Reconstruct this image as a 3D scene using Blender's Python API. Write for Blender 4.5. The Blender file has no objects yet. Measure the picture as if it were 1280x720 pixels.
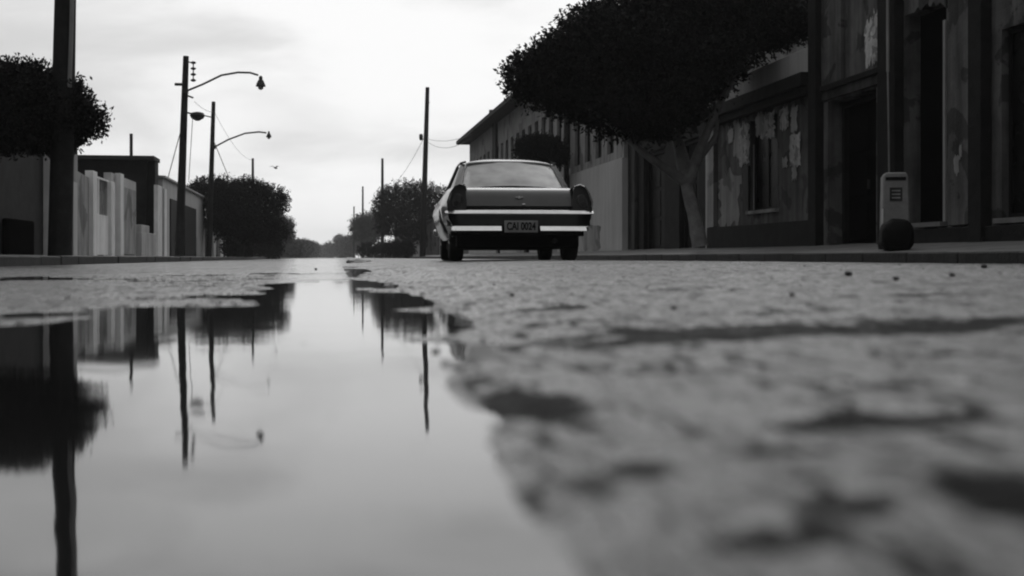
import bpy, bmesh, math, random
import numpy as np
from mathutils import Vector, Matrix, noise
random.seed(7); rng = np.random.default_rng(7)
R = math.radians
S = bpy.context.scene
COL = S.collection

# ------------------------------------------------------------------ camera and street frame
# street runs along +Y, X is to the right, the puddle's water level is z = 0, the lens is 10 cm above it
F = 1600.0; VPX = 402.0; HOR = 322.0; EYE = 0.10
TH = math.atan((640 - VPX) / F); CT, ST = math.cos(TH), math.sin(TH)
cd = bpy.data.cameras.new('camera'); cam = bpy.data.objects.new('camera', cd); COL.objects.link(cam)
cam.location = (0, 0, EYE); cam.rotation_euler = (R(90), 0, -TH)
cd.lens = 45; cd.sensor_width = 36; cd.shift_y = -(360 - HOR) / 1280.0
cd.clip_start = 0.02; cd.clip_end = 3000
cd.dof.use_dof = True; cd.dof.focus_distance = 19; cd.dof.aperture_fstop = 4.6
S.camera = cam

def depth(px, X): return F * X / (CT * (px - VPX))
def yx(px, X):                       # street Y of the pixel column px on the line at lateral X
    return (depth(px, X) - X * ST) / CT
def hz(px, py, X): return EYE + (HOR - py) * depth(px, X) / F
def xy(px, zc):                      # street X, Y of the pixel column at camera depth zc
    xc = (px - 640) * zc / F
    return (xc * CT + zc * ST, zc * CT - xc * ST)

# ------------------------------------------------------------------ materials (all neutral: a black and white world)
MATS = {}
def mat(name, v, rough=.7, var=.25, scale=3.0, bump=0.0, bscale=30, metal=0, coat=0, streak=0, spec=.12, patches=None):
    if name in MATS: return MATS[name]
    m = bpy.data.materials.new(name); m.use_nodes = True; nt = m.node_tree; N = nt.nodes; L = nt.links
    b = N['Principled BSDF']; b.inputs['Metallic'].default_value = metal
    b.inputs['Roughness'].default_value = rough; b.inputs['Coat Weight'].default_value = coat
    b.inputs['Coat Roughness'].default_value = .08; b.inputs['Specular IOR Level'].default_value = spec
    tc = N.new('ShaderNodeTexCoord'); mp = N.new('ShaderNodeMapping'); L.new(tc.outputs['Object'], mp.inputs[0])
    n1 = N.new('ShaderNodeTexNoise'); n1.inputs['Scale'].default_value = scale; n1.inputs['Detail'].default_value = 8
    n1.inputs['Roughness'].default_value = .65; L.new(mp.outputs[0], n1.inputs[0])
    cr = N.new('ShaderNodeMapRange'); cr.inputs[1].default_value = .3; cr.inputs[2].default_value = .7
    cr.inputs[3].default_value = v * (1 - var); cr.inputs[4].default_value = v * (1 + var); L.new(n1.outputs[0], cr.inputs[0])
    out = cr.outputs[0]
    if streak:                       # run-off stains: noise stretched along the height
        ms = N.new('ShaderNodeMapping'); ms.inputs['Scale'].default_value = (3.5, 3.5, .35); L.new(tc.outputs['Object'], ms.inputs[0])
        n2 = N.new('ShaderNodeTexNoise'); n2.inputs['Scale'].default_value = 1.3; n2.inputs['Detail'].default_value = 6; L.new(ms.outputs[0], n2.inputs[0])
        r2 = N.new('ShaderNodeMapRange'); r2.inputs[1].default_value = .35; r2.inputs[2].default_value = .65
        r2.inputs[3].default_value = 1 - streak; r2.inputs[4].default_value = 1.1; L.new(n2.outputs[0], r2.inputs[0])
        mm = N.new('ShaderNodeMath'); mm.operation = 'MULTIPLY'; L.new(out, mm.inputs[0]); L.new(r2.outputs[0], mm.inputs[1]); out = mm.outputs[0]
    if patches:                      # flaked plaster / bare render with its own outline
        n3 = N.new('ShaderNodeTexNoise'); n3.inputs['Scale'].default_value = patches[0]; n3.inputs['Detail'].default_value = 5
        n3.inputs['Distortion'].default_value = .6; L.new(mp.outputs[0], n3.inputs[0])
        r3 = N.new('ShaderNodeMapRange'); r3.inputs[1].default_value = patches[1]; r3.inputs[2].default_value = patches[1] + .025
        L.new(n3.outputs[0], r3.inputs[0])
        mx = N.new('ShaderNodeMix'); mx.data_type = 'FLOAT'; L.new(r3.outputs[0], mx.inputs[0]); L.new(out, mx.inputs[2])
        mm = N.new('ShaderNodeMath'); mm.operation = 'MULTIPLY'; mm.inputs[1].default_value = patches[2]; L.new(out, mm.inputs[0]); L.new(mm.outputs[0], mx.inputs[3])
        out = mx.outputs[0]
    L.new(out, b.inputs['Base Color'])
    if bump:
        nb = N.new('ShaderNodeTexNoise'); nb.inputs['Scale'].default_value = bscale; nb.inputs['Detail'].default_value = 6; L.new(tc.outputs['Object'], nb.inputs[0])
        bp = N.new('ShaderNodeBump'); bp.inputs['Distance'].default_value = bump; L.new(nb.outputs[0], bp.inputs['Height']); L.new(bp.outputs[0], b.inputs['Normal'])
    MATS[name] = m; return m

M = {}
def defmats():
    M['plaster_dark'] = mat('dark_plaster', .06, .8, .3, 1.2, .006, 25, streak=.45, patches=(1.1, .58, .6))
    M['plaster_near'] = mat('near_plaster', .15, .8, .35, 1.6, .008, 25, streak=.5, patches=(1.5, .55, .5))
    M['plaster_mid'] = mat('mid_plaster', .36, .8, .25, .9, .006, 20, streak=.3, patches=(.8, .58, .6))
    M['plaster_pale'] = mat('pale_plaster', .5, .8, .12, .5, .005, 18, streak=.05)
    M['plaster_light'] = mat('light_plaster', .5, .8, .15, .9, .004, 18, streak=.3)
    M['white_paint'] = mat('white_paint', .84, .6, .1, 2, .002, 20, streak=.15)
    M['paper'] = mat('paper', .66, .85, .3, 5, .003, 20, streak=.25, patches=(5, .55, .45))
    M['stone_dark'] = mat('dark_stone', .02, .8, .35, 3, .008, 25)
    M['wood_dark'] = mat('dark_wood', .014, .6, .4, 4, .004, 30)
    M['void'] = mat('dark_room', .004, .95, .2, 2, spec=0)  # near-black: unlit depth of openings put into the colour; also the low box
    M['metal_dark'] = mat('dark_metal', .05, .5, .3, 6, .001, 40)
    M['pole_wood'] = mat('weathered_pole', .03, .8, .35, 5, .006, 25, streak=.4)
    M['roof'] = mat('roof_felt', .06, .85, .3, 2, .01, 12)
    M['pavement'] = mat('pavement_concrete', .17, .55, .3, 1.6, .006, 30, spec=.3, patches=(1.3, .6, .65))
    M['kerb'] = mat('kerb_stone', .045, .6, .35, 3, .01, 20)
    M['bark'] = mat('bark', .3, .85, .35, 5, .02, 14)
    M['bark_dark'] = mat('dark_bark', .05, .85, .35, 5, .02, 14)
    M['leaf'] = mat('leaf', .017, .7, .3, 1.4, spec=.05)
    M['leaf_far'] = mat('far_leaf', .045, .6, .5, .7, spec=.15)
    M['bin'] = mat('bin_plastic', .28, .5, .2, 5, .001, 30)
    M['black_bag'] = mat('black_bag', .006, .6, .3, 5, .01, 9)
    M['stone'] = mat('pebble', .04, .8, .4, 30, .003, 60)
    M['paint'] = mat('car_paint', .036, .36, .25, 5, .0006, 60, coat=.6, spec=.5)
    M['chrome'] = mat('chrome', .92, .09, .08, 9, metal=1, spec=.5)
    M['rubber'] = mat('rubber', .02, .8, .2, 12, .002, 40)
    M['under'] = mat('underbody', .012, .9, .2, 5)
    M['lamp'] = mat('tail_lens', .05, .2, .2, 9, coat=.4, spec=.5)
    M['plate'] = mat('plate', .3, .5, .12, 9)
    M['ink'] = mat('plate_ink', .015, .6, .1, 9)
    M['trim'] = mat('seat_trim', .05, .8, .3, 5)
defmats()
def glass(name, alpha, v=.5, rough=.15, spec=.5):
    m = bpy.data.materials.new(name); m.use_nodes = True; nt = m.node_tree; N = nt.nodes; L = nt.links
    b = N['Principled BSDF']; b.inputs['Roughness'].default_value = rough
    n = N.new('ShaderNodeTexNoise'); n.inputs['Scale'].default_value = 3.5; n.inputs['Detail'].default_value = 7
    tc = N.new('ShaderNodeTexCoord'); L.new(tc.outputs['Object'], n.inputs[0])
    r = N.new('ShaderNodeMapRange'); r.inputs[1].default_value = .3; r.inputs[2].default_value = .7
    r.inputs[3].default_value = alpha - .18; r.inputs[4].default_value = alpha + .18; L.new(n.outputs[0], r.inputs[0]); L.new(r.outputs[0], b.inputs['Alpha'])
    b.inputs['Base Color'].default_value = (v, v, v, 1)
    b.inputs['Specular IOR Level'].default_value = spec
    return m
M['car_glass'] = glass('misted_glass', .74, .55, .2)
M['side_glass'] = glass('side_glass', .75, .03, .05)
M['window_glass'] = glass('window_glass', .82+.15, .004, .4, .06)  # near-opaque black; the unlit room behind is put into the pane colour

# ------------------------------------------------------------------ helpers
class MB:
    def __init__(s): s.v = []; s.f = []
    def add(s, vs, fs):
        o = len(s.v); s.v += [tuple(v) for v in vs]; s.f += [tuple(i + o for i in f) for f in fs]; return s
    def box(s, x0, x1, y0, y1, z0, z1):
        return s.add([(x0,y0,z0),(x1,y0,z0),(x1,y1,z0),(x0,y1,z0),(x0,y0,z1),(x1,y0,z1),(x1,y1,z1),(x0,y1,z1)],
                     [(0,3,2,1),(4,5,6,7),(0,1,5,4),(1,2,6,5),(2,3,7,6),(3,0,4,7)])
    def prism(s, pts, axis, a0, a1):      # polygon of (u,v) swept along axis: 'x' u=y v=z, 'y' u=x v=z, 'z' u=x v=y
        n = len(pts)
        def P(u, v, a): return {'x': (a,u,v), 'y': (u,a,v), 'z': (u,v,a)}[axis]
        vs = [P(u,v,a0) for u,v in pts] + [P(u,v,a1) for u,v in pts]
        return s.add(vs, [tuple(range(n-1,-1,-1)), tuple(range(n,2*n))] + [(i,(i+1)%n,n+(i+1)%n,n+i) for i in range(n)])
    def tube(s, pts, rads, n=8, cap=True):
        pts = [Vector(p) for p in pts]
        if not hasattr(rads, '__len__'): rads = [rads]*len(pts)
        vs = []; fs = []; pu = None
        for i, p in enumerate(pts):
            d = (pts[min(i+1,len(pts)-1)] - pts[max(i-1,0)]).normalized()
            u = (pu - d*pu.dot(d)) if pu else d.orthogonal()
            u.normalize(); pu = u; w = d.cross(u)
            for k in range(n):
                a = 2*math.pi*k/n; vs.append(p + (u*math.cos(a) + w*math.sin(a))*rads[i])
        for i in range(len(pts)-1):
            for k in range(n): fs.append((i*n+k, i*n+(k+1)%n, (i+1)*n+(k+1)%n, (i+1)*n+k))
        if cap: fs.append(tuple(range(n-1,-1,-1))); fs.append(tuple((len(pts)-1)*n+k for k in range(n)))
        return s.add(vs, fs)
    def lathe(s, prof, c=(0,0,0), n=20, axis='z'):
        vs = []; fs = []
        for r, h in prof:
            for k in range(n):
                a = 2*math.pi*k/n; x, y = r*math.cos(a), r*math.sin(a)
                q = {'z': (x,y,h), 'x': (h,x,y), 'y': (y,h,x)}[axis]
                vs.append((c[0]+q[0], c[1]+q[1], c[2]+q[2]))
        for i in range(len(prof)-1):
            for k in range(n): fs.append((i*n+k, i*n+(k+1)%n, (i+1)*n+(k+1)%n, (i+1)*n+k))
        fs.append(tuple(range(n-1,-1,-1))); fs.append(tuple((len(prof)-1)*n+k for k in range(n)))
        return s.add(vs, fs)
    def build(s, name, m, parent=None, smooth=False, bevel=0, seg=2, angle=35, kind=None):
        me = bpy.data.meshes.new(name); me.from_pydata(s.v, [], s.f); me.validate()
        bm = bmesh.new(); bm.from_mesh(me); bmesh.ops.recalc_face_normals(bm, faces=bm.faces); bm.to_mesh(me); bm.free()
        o = bpy.data.objects.new(name, me); COL.objects.link(o); me.materials.append(M[m] if isinstance(m, str) else m)
        if parent:
            o.parent = parent
        if smooth or bevel:
            for p in me.polygons: p.use_smooth = True
            try: me.set_sharp_from_angle(angle=R(angle))
            except Exception: pass
        if bevel:
            b = o.modifiers.new('bevel', 'BEVEL'); b.width = bevel; b.segments = seg; b.limit_method = 'ANGLE'; b.angle_limit = R(40)
        if kind: o['kind'] = kind
        return o
def tag(o, label, cat, group=None, kind=None):
    o['label'] = label; o['category'] = cat
    if group: o['group'] = group
    if kind: o['kind'] = kind
    return o
def empty(name, loc, label, cat, group=None, rz=0, rx=0, ry=0):
    o = bpy.data.objects.new(name, None); COL.objects.link(o); o.location = loc; o.rotation_euler = (rx, ry, rz)
    o.empty_display_size = .2
    return tag(o, label, cat, group)
def sm(a, b, x):
    t = min(1, max(0, (x-a)/(b-a))); return t*t*(3-2*t)

# ------------------------------------------------------------------ ground relief
def profile(X, Y):
    base = -.010
    edge = .056 + .03*min(Y, 1.6) + .004*math.sin(Y*3.3+.5) + (.012*(Y-1.6) if Y > 1.6 else 0)
    edge = min(edge, .45)
    if X > edge - .04:
        d = X-edge
        if X < 2.9: t = min(1, max(0, d)/(2.9-edge)); z = .060*(1-(1-t)**2)
        else: z = .060*(1-((X-2.9)/3.8)**2)
        return z + base + .0145*sm(-.04, .05, d)
    return base
    if Y < 2.7: return base
    # beyond the puddle the left half of the road carries low mud flats with a smooth wet channel in the middle
    fl = sm(2.7, 3.3, Y)
    ch = 1 - sm(.04+.012*Y, .10+.024*Y, abs(X))
    return base + fl*(.0128)*(1-ch)
def nz(x, y, z=0): return noise.noise(Vector((x, y, z)))
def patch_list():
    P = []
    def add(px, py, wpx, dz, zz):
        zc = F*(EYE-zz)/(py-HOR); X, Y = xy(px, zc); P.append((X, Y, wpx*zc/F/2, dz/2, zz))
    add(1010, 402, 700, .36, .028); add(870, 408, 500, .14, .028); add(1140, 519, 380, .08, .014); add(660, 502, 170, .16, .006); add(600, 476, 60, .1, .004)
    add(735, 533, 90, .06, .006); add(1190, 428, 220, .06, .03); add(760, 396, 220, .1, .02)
    add(1060, 640, 110, .05, .006); add(960, 690, 150, .05, .004); add(590, 443, 50, .12, .003); add(1270, 610, 260, .12, .012); add(800, 600, 90, .05, .003); add(690, 520, 110, .10, .005); add(900, 452, 200, .035, .02); add(1120, 470, 260, .03, .022); add(760, 430, 130, .03, .015); add(1000, 375, 300, .10, .04); add(1180, 362, 200, .14, .045); add(700, 372, 120, .12, .03); add(560, 460, 60, .06, .003); add(980, 560, 200, .03, .01)  # the lower-right ones put the dark corner fall-off of light into the road
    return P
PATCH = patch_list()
def wet_falloff_at(X, Y):
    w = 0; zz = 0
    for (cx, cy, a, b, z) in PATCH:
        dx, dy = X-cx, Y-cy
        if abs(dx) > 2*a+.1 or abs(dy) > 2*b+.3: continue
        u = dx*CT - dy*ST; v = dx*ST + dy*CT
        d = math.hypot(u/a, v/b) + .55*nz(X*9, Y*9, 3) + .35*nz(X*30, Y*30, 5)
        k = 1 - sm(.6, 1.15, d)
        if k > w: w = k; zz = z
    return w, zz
def ground_h(X, Y):
    z = profile(X, Y)
    near = sm(.4, 3, math.hypot(X, Y))
    amp = .003 + .0035*near
    n = nz(X*2.2, Y*3.0) * amp + nz(X*7, Y*11, 2) * amp*.45
    if Y < 60: n += nz(X*30, Y*11, 4) * .0016*(1 if Y < 10 else .5)
    if math.hypot(X, Y) < 5: n += nz(X*75, Y*60, 8)*.0012
    edge = min(.45, .056+.03*min(Y, 1.6)+(.012*(Y-1.6) if Y > 1.6 else 0))
    zone = 1 - sm(edge+.05, edge+.22+.02*Y, X)          # shallows: broken mud flats barely above the water
    if zone > 0 and Y > 1.0:
        q = nz(X*.7, Y*.55, 21)*1.1 + nz(X*2.3, Y*1.6, 22)*.6 + nz(X*9, Y*5, 23)*.5 + nz(X*1.3, Y*8, 24)*.8
        bl = -.80 + .80*sm(1.6, 3.6, Y) + .42*sm(3.6, 11, Y)
        br = -.5 + (X-edge)*6/(1+.15*Y)
        bias = br if X > edge-.03 else bl - 1.6*(1-sm(.02+.010*Y, .07+.028*Y, abs(X)))*(1-sm(3.8, 6.5, Y))
        land = sm(-.07, .07, q+bias)
        zs = -.0035 + .0060*land + n*.25*land
        k = zone*sm(1.0, 1.5, Y); z = z*(1-k) + zs*k; n = n*(1-k)
    z += n
    w, zz = wet_falloff_at(X, Y) if (Y < 4 and X > .02) else (0, 0)
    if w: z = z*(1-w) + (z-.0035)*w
    # damp film: big soft areas + hollows
    damp = sm(.0, .5, nz(X*.8, Y*.5, 9)+.25) * .6
    film = sm(3.2, 6, Y)*(1-sm(.02+.012*Y, .05+.024*Y, abs(X+.006*Y))) if Y < 120 else 0
    return z, max(w, 0), damp, film
def build_ground():
    def spread(start, end, s0, g, smax):
        out = [start]; s = s0
        while out[-1] < end: out.append(out[-1]+s); s = min(s*g, smax)
        return out
    ys = [-4, -2, -1, -.5, 0] + spread(.2, 780, .008, 1.0085, 12)
    xr = spread(0, 6.7, .008, 1.010, .2); xr[-1] = 6.7
    xl = [-a for a in spread(.014, 3.4, .014, 1.03, .22)]; xl[-1] = -3.4
    xs = sorted(xl) + xr
    nx, ny = len(xs), len(ys); V = []; W = []; D = []; FM = []
    for y in ys:
        for x in xs:
            z, w, d, fm = ground_h(x, y); V.append((x, y, z)); W.append(w); D.append(d); FM.append(fm)
    Fc = [(j*nx+i, j*nx+i+1, (j+1)*nx+i+1, (j+1)*nx+i) for j in range(ny-1) for i in range(nx-1)]
    me = bpy.data.meshes.new('road'); me.from_pydata(V, [], Fc)
    for p in me.polygons: p.use_smooth = True
    at = me.attributes.new('wet', 'FLOAT', 'POINT'); at.data.foreach_set('value', W)  # damp hollows, plus the corner fall-off painted in at lower right
    at = me.attributes.new('damp', 'FLOAT', 'POINT'); at.data.foreach_set('value', D)
    at = me.attributes.new('film', 'FLOAT', 'POINT'); at.data.foreach_set('value', FM)
    o = bpy.data.objects.new('road', me); COL.objects.link(o); o['kind'] = 'structure'
    m = bpy.data.materials.new('wet_asphalt'); m.use_nodes = True; nt = m.node_tree; N = nt.nodes; L = nt.links; b = N['Principled BSDF']
    def A(n):
        a = N.new('ShaderNodeAttribute'); a.attribute_name = n; return a.outputs['Fac']
    def mth(op, a, b_=None, c=None):
        q = N.new('ShaderNodeMath'); q.operation = op
        for i, v in enumerate((a, b_, c)):
            if v is None: continue
            if isinstance(v, (int, float)): q.inputs[i].default_value = v
            else: L.new(v, q.inputs[i])
        return q.outputs[0]
    def nzn(scale, det=6, sc=(1,1,1), rg=.6):
        t = N.new('ShaderNodeTexCoord'); mp = N.new('ShaderNodeMapping'); mp.inputs['Scale'].default_value = sc; L.new(t.outputs['Object'], mp.inputs[0])
        q = N.new('ShaderNodeTexNoise'); q.inputs['Scale'].default_value = scale; q.inputs['Detail'].default_value = det; q.inputs['Roughness'].default_value = rg
        L.new(mp.outputs[0], q.inputs[0]); return q.outputs[0]
    def rng_(v, a, b_, c, d):
        q = N.new('ShaderNodeMapRange'); L.new(v, q.inputs[0])
        for i, k in enumerate((a, b_, c, d)): q.inputs[i+1].default_value = k
        return q.outputs[0]
    wet = A('wet'); damp = A('damp'); film = A('film')  # wet also holds the corner fall-off painted in at lower right
    wn = mth('MULTIPLY', mth('ADD', nzn(22, 7, (1,.6,1), .75), -.5), 3.2)
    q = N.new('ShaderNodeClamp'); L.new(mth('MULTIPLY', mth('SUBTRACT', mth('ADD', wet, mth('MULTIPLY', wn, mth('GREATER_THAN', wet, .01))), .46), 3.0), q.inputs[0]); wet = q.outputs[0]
    stone = nzn(130, 3); mid = nzn(18, 6); big = nzn(1.6, 7)
    col = mth('MULTIPLY', rng_(stone, .35, .65, .018, .05), rng_(big, .3, .7, .7, 1.25))
    col = mth('MULTIPLY', col, rng_(mid, .3, .7, .75, 1.2))
    col = mth('MULTIPLY', col, mth('SUBTRACT', 1, mth('MULTIPLY', wet, .8)))  # darkens the wet hollows and the painted corner fall-off
    pits = mth('MAXIMUM', rng_(nzn(48, 4, (1,.22,1), .7), .52, .60, 0, 1), mth('MAXIMUM', rng_(nzn(13, 6, (1,.3,1), .75), .55, .61, 0, .9), rng_(nzn(3.2, 9, (1,.7,1), .8), .555, .60, 0, .85)))
    pits = mth('MAXIMUM', pits, rng_(nzn(140, 3, (1,.09,1), .7), .52, .60, 0, .75))
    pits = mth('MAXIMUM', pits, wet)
    pits = mth('MULTIPLY', pits, mth('SUBTRACT', 1, film))
    col = mth('MULTIPLY', col, mth('SUBTRACT', 1, mth('MULTIPLY', pits, .85)))
    L.new(col, b.inputs['Base Color'])
    r = rng_(mth('ADD', mid, mth('MULTIPLY', damp, -.25)), .2, .6, .12, .34)
    r = mth('ADD', r, mth('MULTIPLY', pits, .25))
    r = mth('MULTIPLY', r, mth('SUBTRACT', 1, mth('MULTIPLY', film, .55)))
    L.new(r, b.inputs['Roughness'])
    hgt = mth('ADD', mth('MULTIPLY', stone, .12), mth('ADD', mth('MULTIPLY', mid, .6), mth('MULTIPLY', nzn(80, 5, (1,.5,1)), .35)))
    
    hgt = mth('ADD', hgt, mth('MULTIPLY', wet, mth('MULTIPLY', nzn(75, 5), 1.6)))
    hgt = mth('MULTIPLY', hgt, mth('SUBTRACT', 1, mth('MULTIPLY', film, .85)))
    bp = N.new('ShaderNodeBump'); bp.inputs['Distance'].default_value = .015; bp.inputs['Strength'].default_value = 1; L.new(mth('SUBTRACT', .75, mth('MULTIPLY', pits, .71)), b.inputs['Specular IOR Level'])
    L.new(hgt, bp.inputs['Height']); L.new(bp.outputs[0], b.inputs['Normal'])
    me.materials.append(m)
build_ground()

def water_mat():
    m = bpy.data.materials.new('puddle_water'); m.use_nodes = True; nt = m.node_tree; N = nt.nodes; L = nt.links; b = N['Principled BSDF']
    b.inputs['Base Color'].default_value = (.012,.012,.012,1); b.inputs['Roughness'].default_value = .035; b.inputs['IOR'].default_value = 1.5
    t = N.new('ShaderNodeTexCoord'); q = N.new('ShaderNodeTexNoise'); q.inputs['Scale'].default_value = 9; q.inputs['Detail'].default_value = 2; L.new(t.outputs['Object'], q.inputs[0])
    bp = N.new('ShaderNodeBump'); bp.inputs['Distance'].default_value = .00045; L.new(q.outputs[0], bp.inputs['Height']); L.new(bp.outputs[0], b.inputs['Normal'])
    return m
M['water'] = water_mat()
w = MB().add([(-3.4,-3,0),(1.2,-3,0),(1.2,14,0),(-3.4,14,0)], [(0,1,2,3)]).build('puddle_water', 'water', kind='structure')
g = MB().add([(-900,-300,-.06),(900,-300,-.06),(900,1500,-.06),(-900,1500,-.06)], [(0,1,2,3)]).build('ground', mat('earth', .08, .9, .3, .5), kind='structure')
# pavements: kerb stones and slabs that rise gently to the house fronts
XR, XK, XL, XF = 8.8, 6.7, -3.4, -5.6
def slope_r(x): return .16 + (x-XK)*.076
def slope_l(x): return .125 + (XL-x)*.012
p = MB().prism([(XK+.18,-.06),(XK+.18,.165),(XR+.3,slope_r(XR+.3)),(XR+.3,-.06)], 'y', -4, 208).build('right_pavement', 'pavement', kind='structure')
q = MB(); y = -4.0
while y < 208:
    l = 1.2 if y < 60 else 6.0
    dz = random.uniform(-.006,.006); q.box(XK+random.uniform(-.008,.008), XK+.178, y, y+l-.012, -.05, .162+dz); y += l
q.build('right_kerb', 'kerb', bevel=.015, kind='structure')
p = MB().prism([(XL-.18,-.06),(XL-.18,.125),(XF-.3,slope_l(XF-.3)),(XF-.3,-.06)], 'y', -4, 208).build('left_pavement', 'pavement', kind='structure')
q = MB(); y = -4.0
while y < 208:
    l = 1.2 if y < 60 else 6.0
    q.box(XL-.178, XL+random.uniform(-.008,.012), y, y+l-.012, -.05, .122+random.uniform(-.007,.007)); y += l
q.build('left_kerb', 'kerb', bevel=.015, kind='structure')

# ------------------------------------------------------------------ facades along the street (right side, wall face at X = XR, looking towards -X)
def wall_grid(mb, X0, X1, y0, y1, z0, z1, holes):
    """solid wall slab between X0 and X1 with rectangular openings (ya,yb,za,zb)"""
    ysx = sorted(set([y0, y1] + [h[0] for h in holes] + [h[1] for h in holes]))
    zsx = sorted(set([z0, z1] + [h[2] for h in holes] + [h[3] for h in holes]))
    for i in range(len(ysx)-1):
        za = None
        for j in range(len(zsx)-1):
            cy, cz = (ysx[i]+ysx[i+1])/2, (zsx[j]+zsx[j+1])/2
            if cy < y0 or cy > y1 or cz < z0 or cz > z1 or any(h[0] < cy < h[1] and h[2] < cz < h[3] for h in holes): continue
            mb.box(X0, X1, ysx[i], ysx[i+1], zsx[j], zsx[j+1])
    return mb
def merge_build(mb, name, m, parent, **k):
    """weld the slab cells so that a wall is one clean shell"""
    o = mb.build(name, m, parent, **k)
    bm = bmesh.new(); bm.from_mesh(o.data); bmesh.ops.remove_doubles(bm, verts=bm.verts, dist=1e-5)
    kill = {}
    for f in bm.faces: kill.setdefault(tuple(sorted(v.index for v in f.verts)), []).append(f)
    dead = [f for fs in kill.values() if len(fs) > 1 for f in fs]
    bmesh.ops.delete(bm, geom=dead, context='FACES'); bmesh.ops.recalc_face_normals(bm, faces=bm.faces); bm.to_mesh(o.data); bm.free()
    return o
def ragged(yc, zc, wy, hz_, n=18, seed=0, k=.18):
    r = random.Random(seed); pts = []
    for i in range(n):
        a = 2*math.pi*i/n; s = 1/max(abs(math.cos(a)), abs(math.sin(a)))
        pts.append((yc + wy/2*math.cos(a)*s*(1-k*r.random()), zc + hz_/2*math.sin(a)*s*(1-k*r.random())))
    return pts
def Yr(px, X=XR): return yx(px, X)
def Zr(px, py, X=XR): return hz(px, py, X)

def window_r(b, y0, y1, z0, z1, X=XR, frame='wood_dark', pane='window_glass', mull=True, sill=None):
    fr = MB(); t = .06; xa, xb = X+.10, X+.16
    fr.box(xa, xb, y0, y1, z0, z0+t); fr.box(xa, xb, y0, y1, z1-t, z1); fr.box(xa, xb, y0, y0+t, z0+t, z1-t); fr.box(xa, xb, y1-t, y1, z0+t, z1-t)
    if mull: fr.box(xa, xb, (y0+y1)/2-.025, (y0+y1)/2+.025, z0+t, z1-t)
    f = fr.build('window', frame, b)
    MB().box(X+.125, X+.135, y0+t, y1-t, z0+t, z1-t).build('pane', pane, f)
    if sill: MB().box(X-.08, X+.1, y0-.08, y1+.08, z0-.07, z0-.003).build('sill', sill, f)
    return f
def door_r(b, y0, y1, z0, z1, X=XR, m='wood_dark', frame='wood_dark', panels=True, dx=.22):
    d = MB().box(X+dx, X+dx+.06, y0+.002, y1-.002, z0, z1-.002)
    if panels:
        mid = (y0+y1)/2
        for (a, c) in ((y0+.12, mid-.08), (mid+.08, y1-.12)):
            if c-a < .1: continue
            n = 3; hh = (z1-z0-.4)/n
            for k in range(n): d.box(X+dx-.02, X+dx-.001, a, c, z0+.15+k*(hh+.03), z0+.15+k*(hh+.03)+hh-.08)
    o = d.build('door', m, b, bevel=.008)
    MB().box(X+dx-.06, X+dx-.022, (y0+y1)/2-.03, (y0+y1)/2-.01, z0+1.0, z0+1.16).build('handle', 'metal_dark', o)
    fr = MB().box(X+dx-.1, X+dx-.003, y0+.002, y0+.08, z0, z1-.002).box(X+dx-.1, X+dx-.003, y1-.08, y1-.002, z0, z1-.002).box(X+dx-.1, X+dx-.003, y0+.08, y1-.08, z1-.08, z1-.002)
    fr.build('door_frame', frame, b)
    return o

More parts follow.
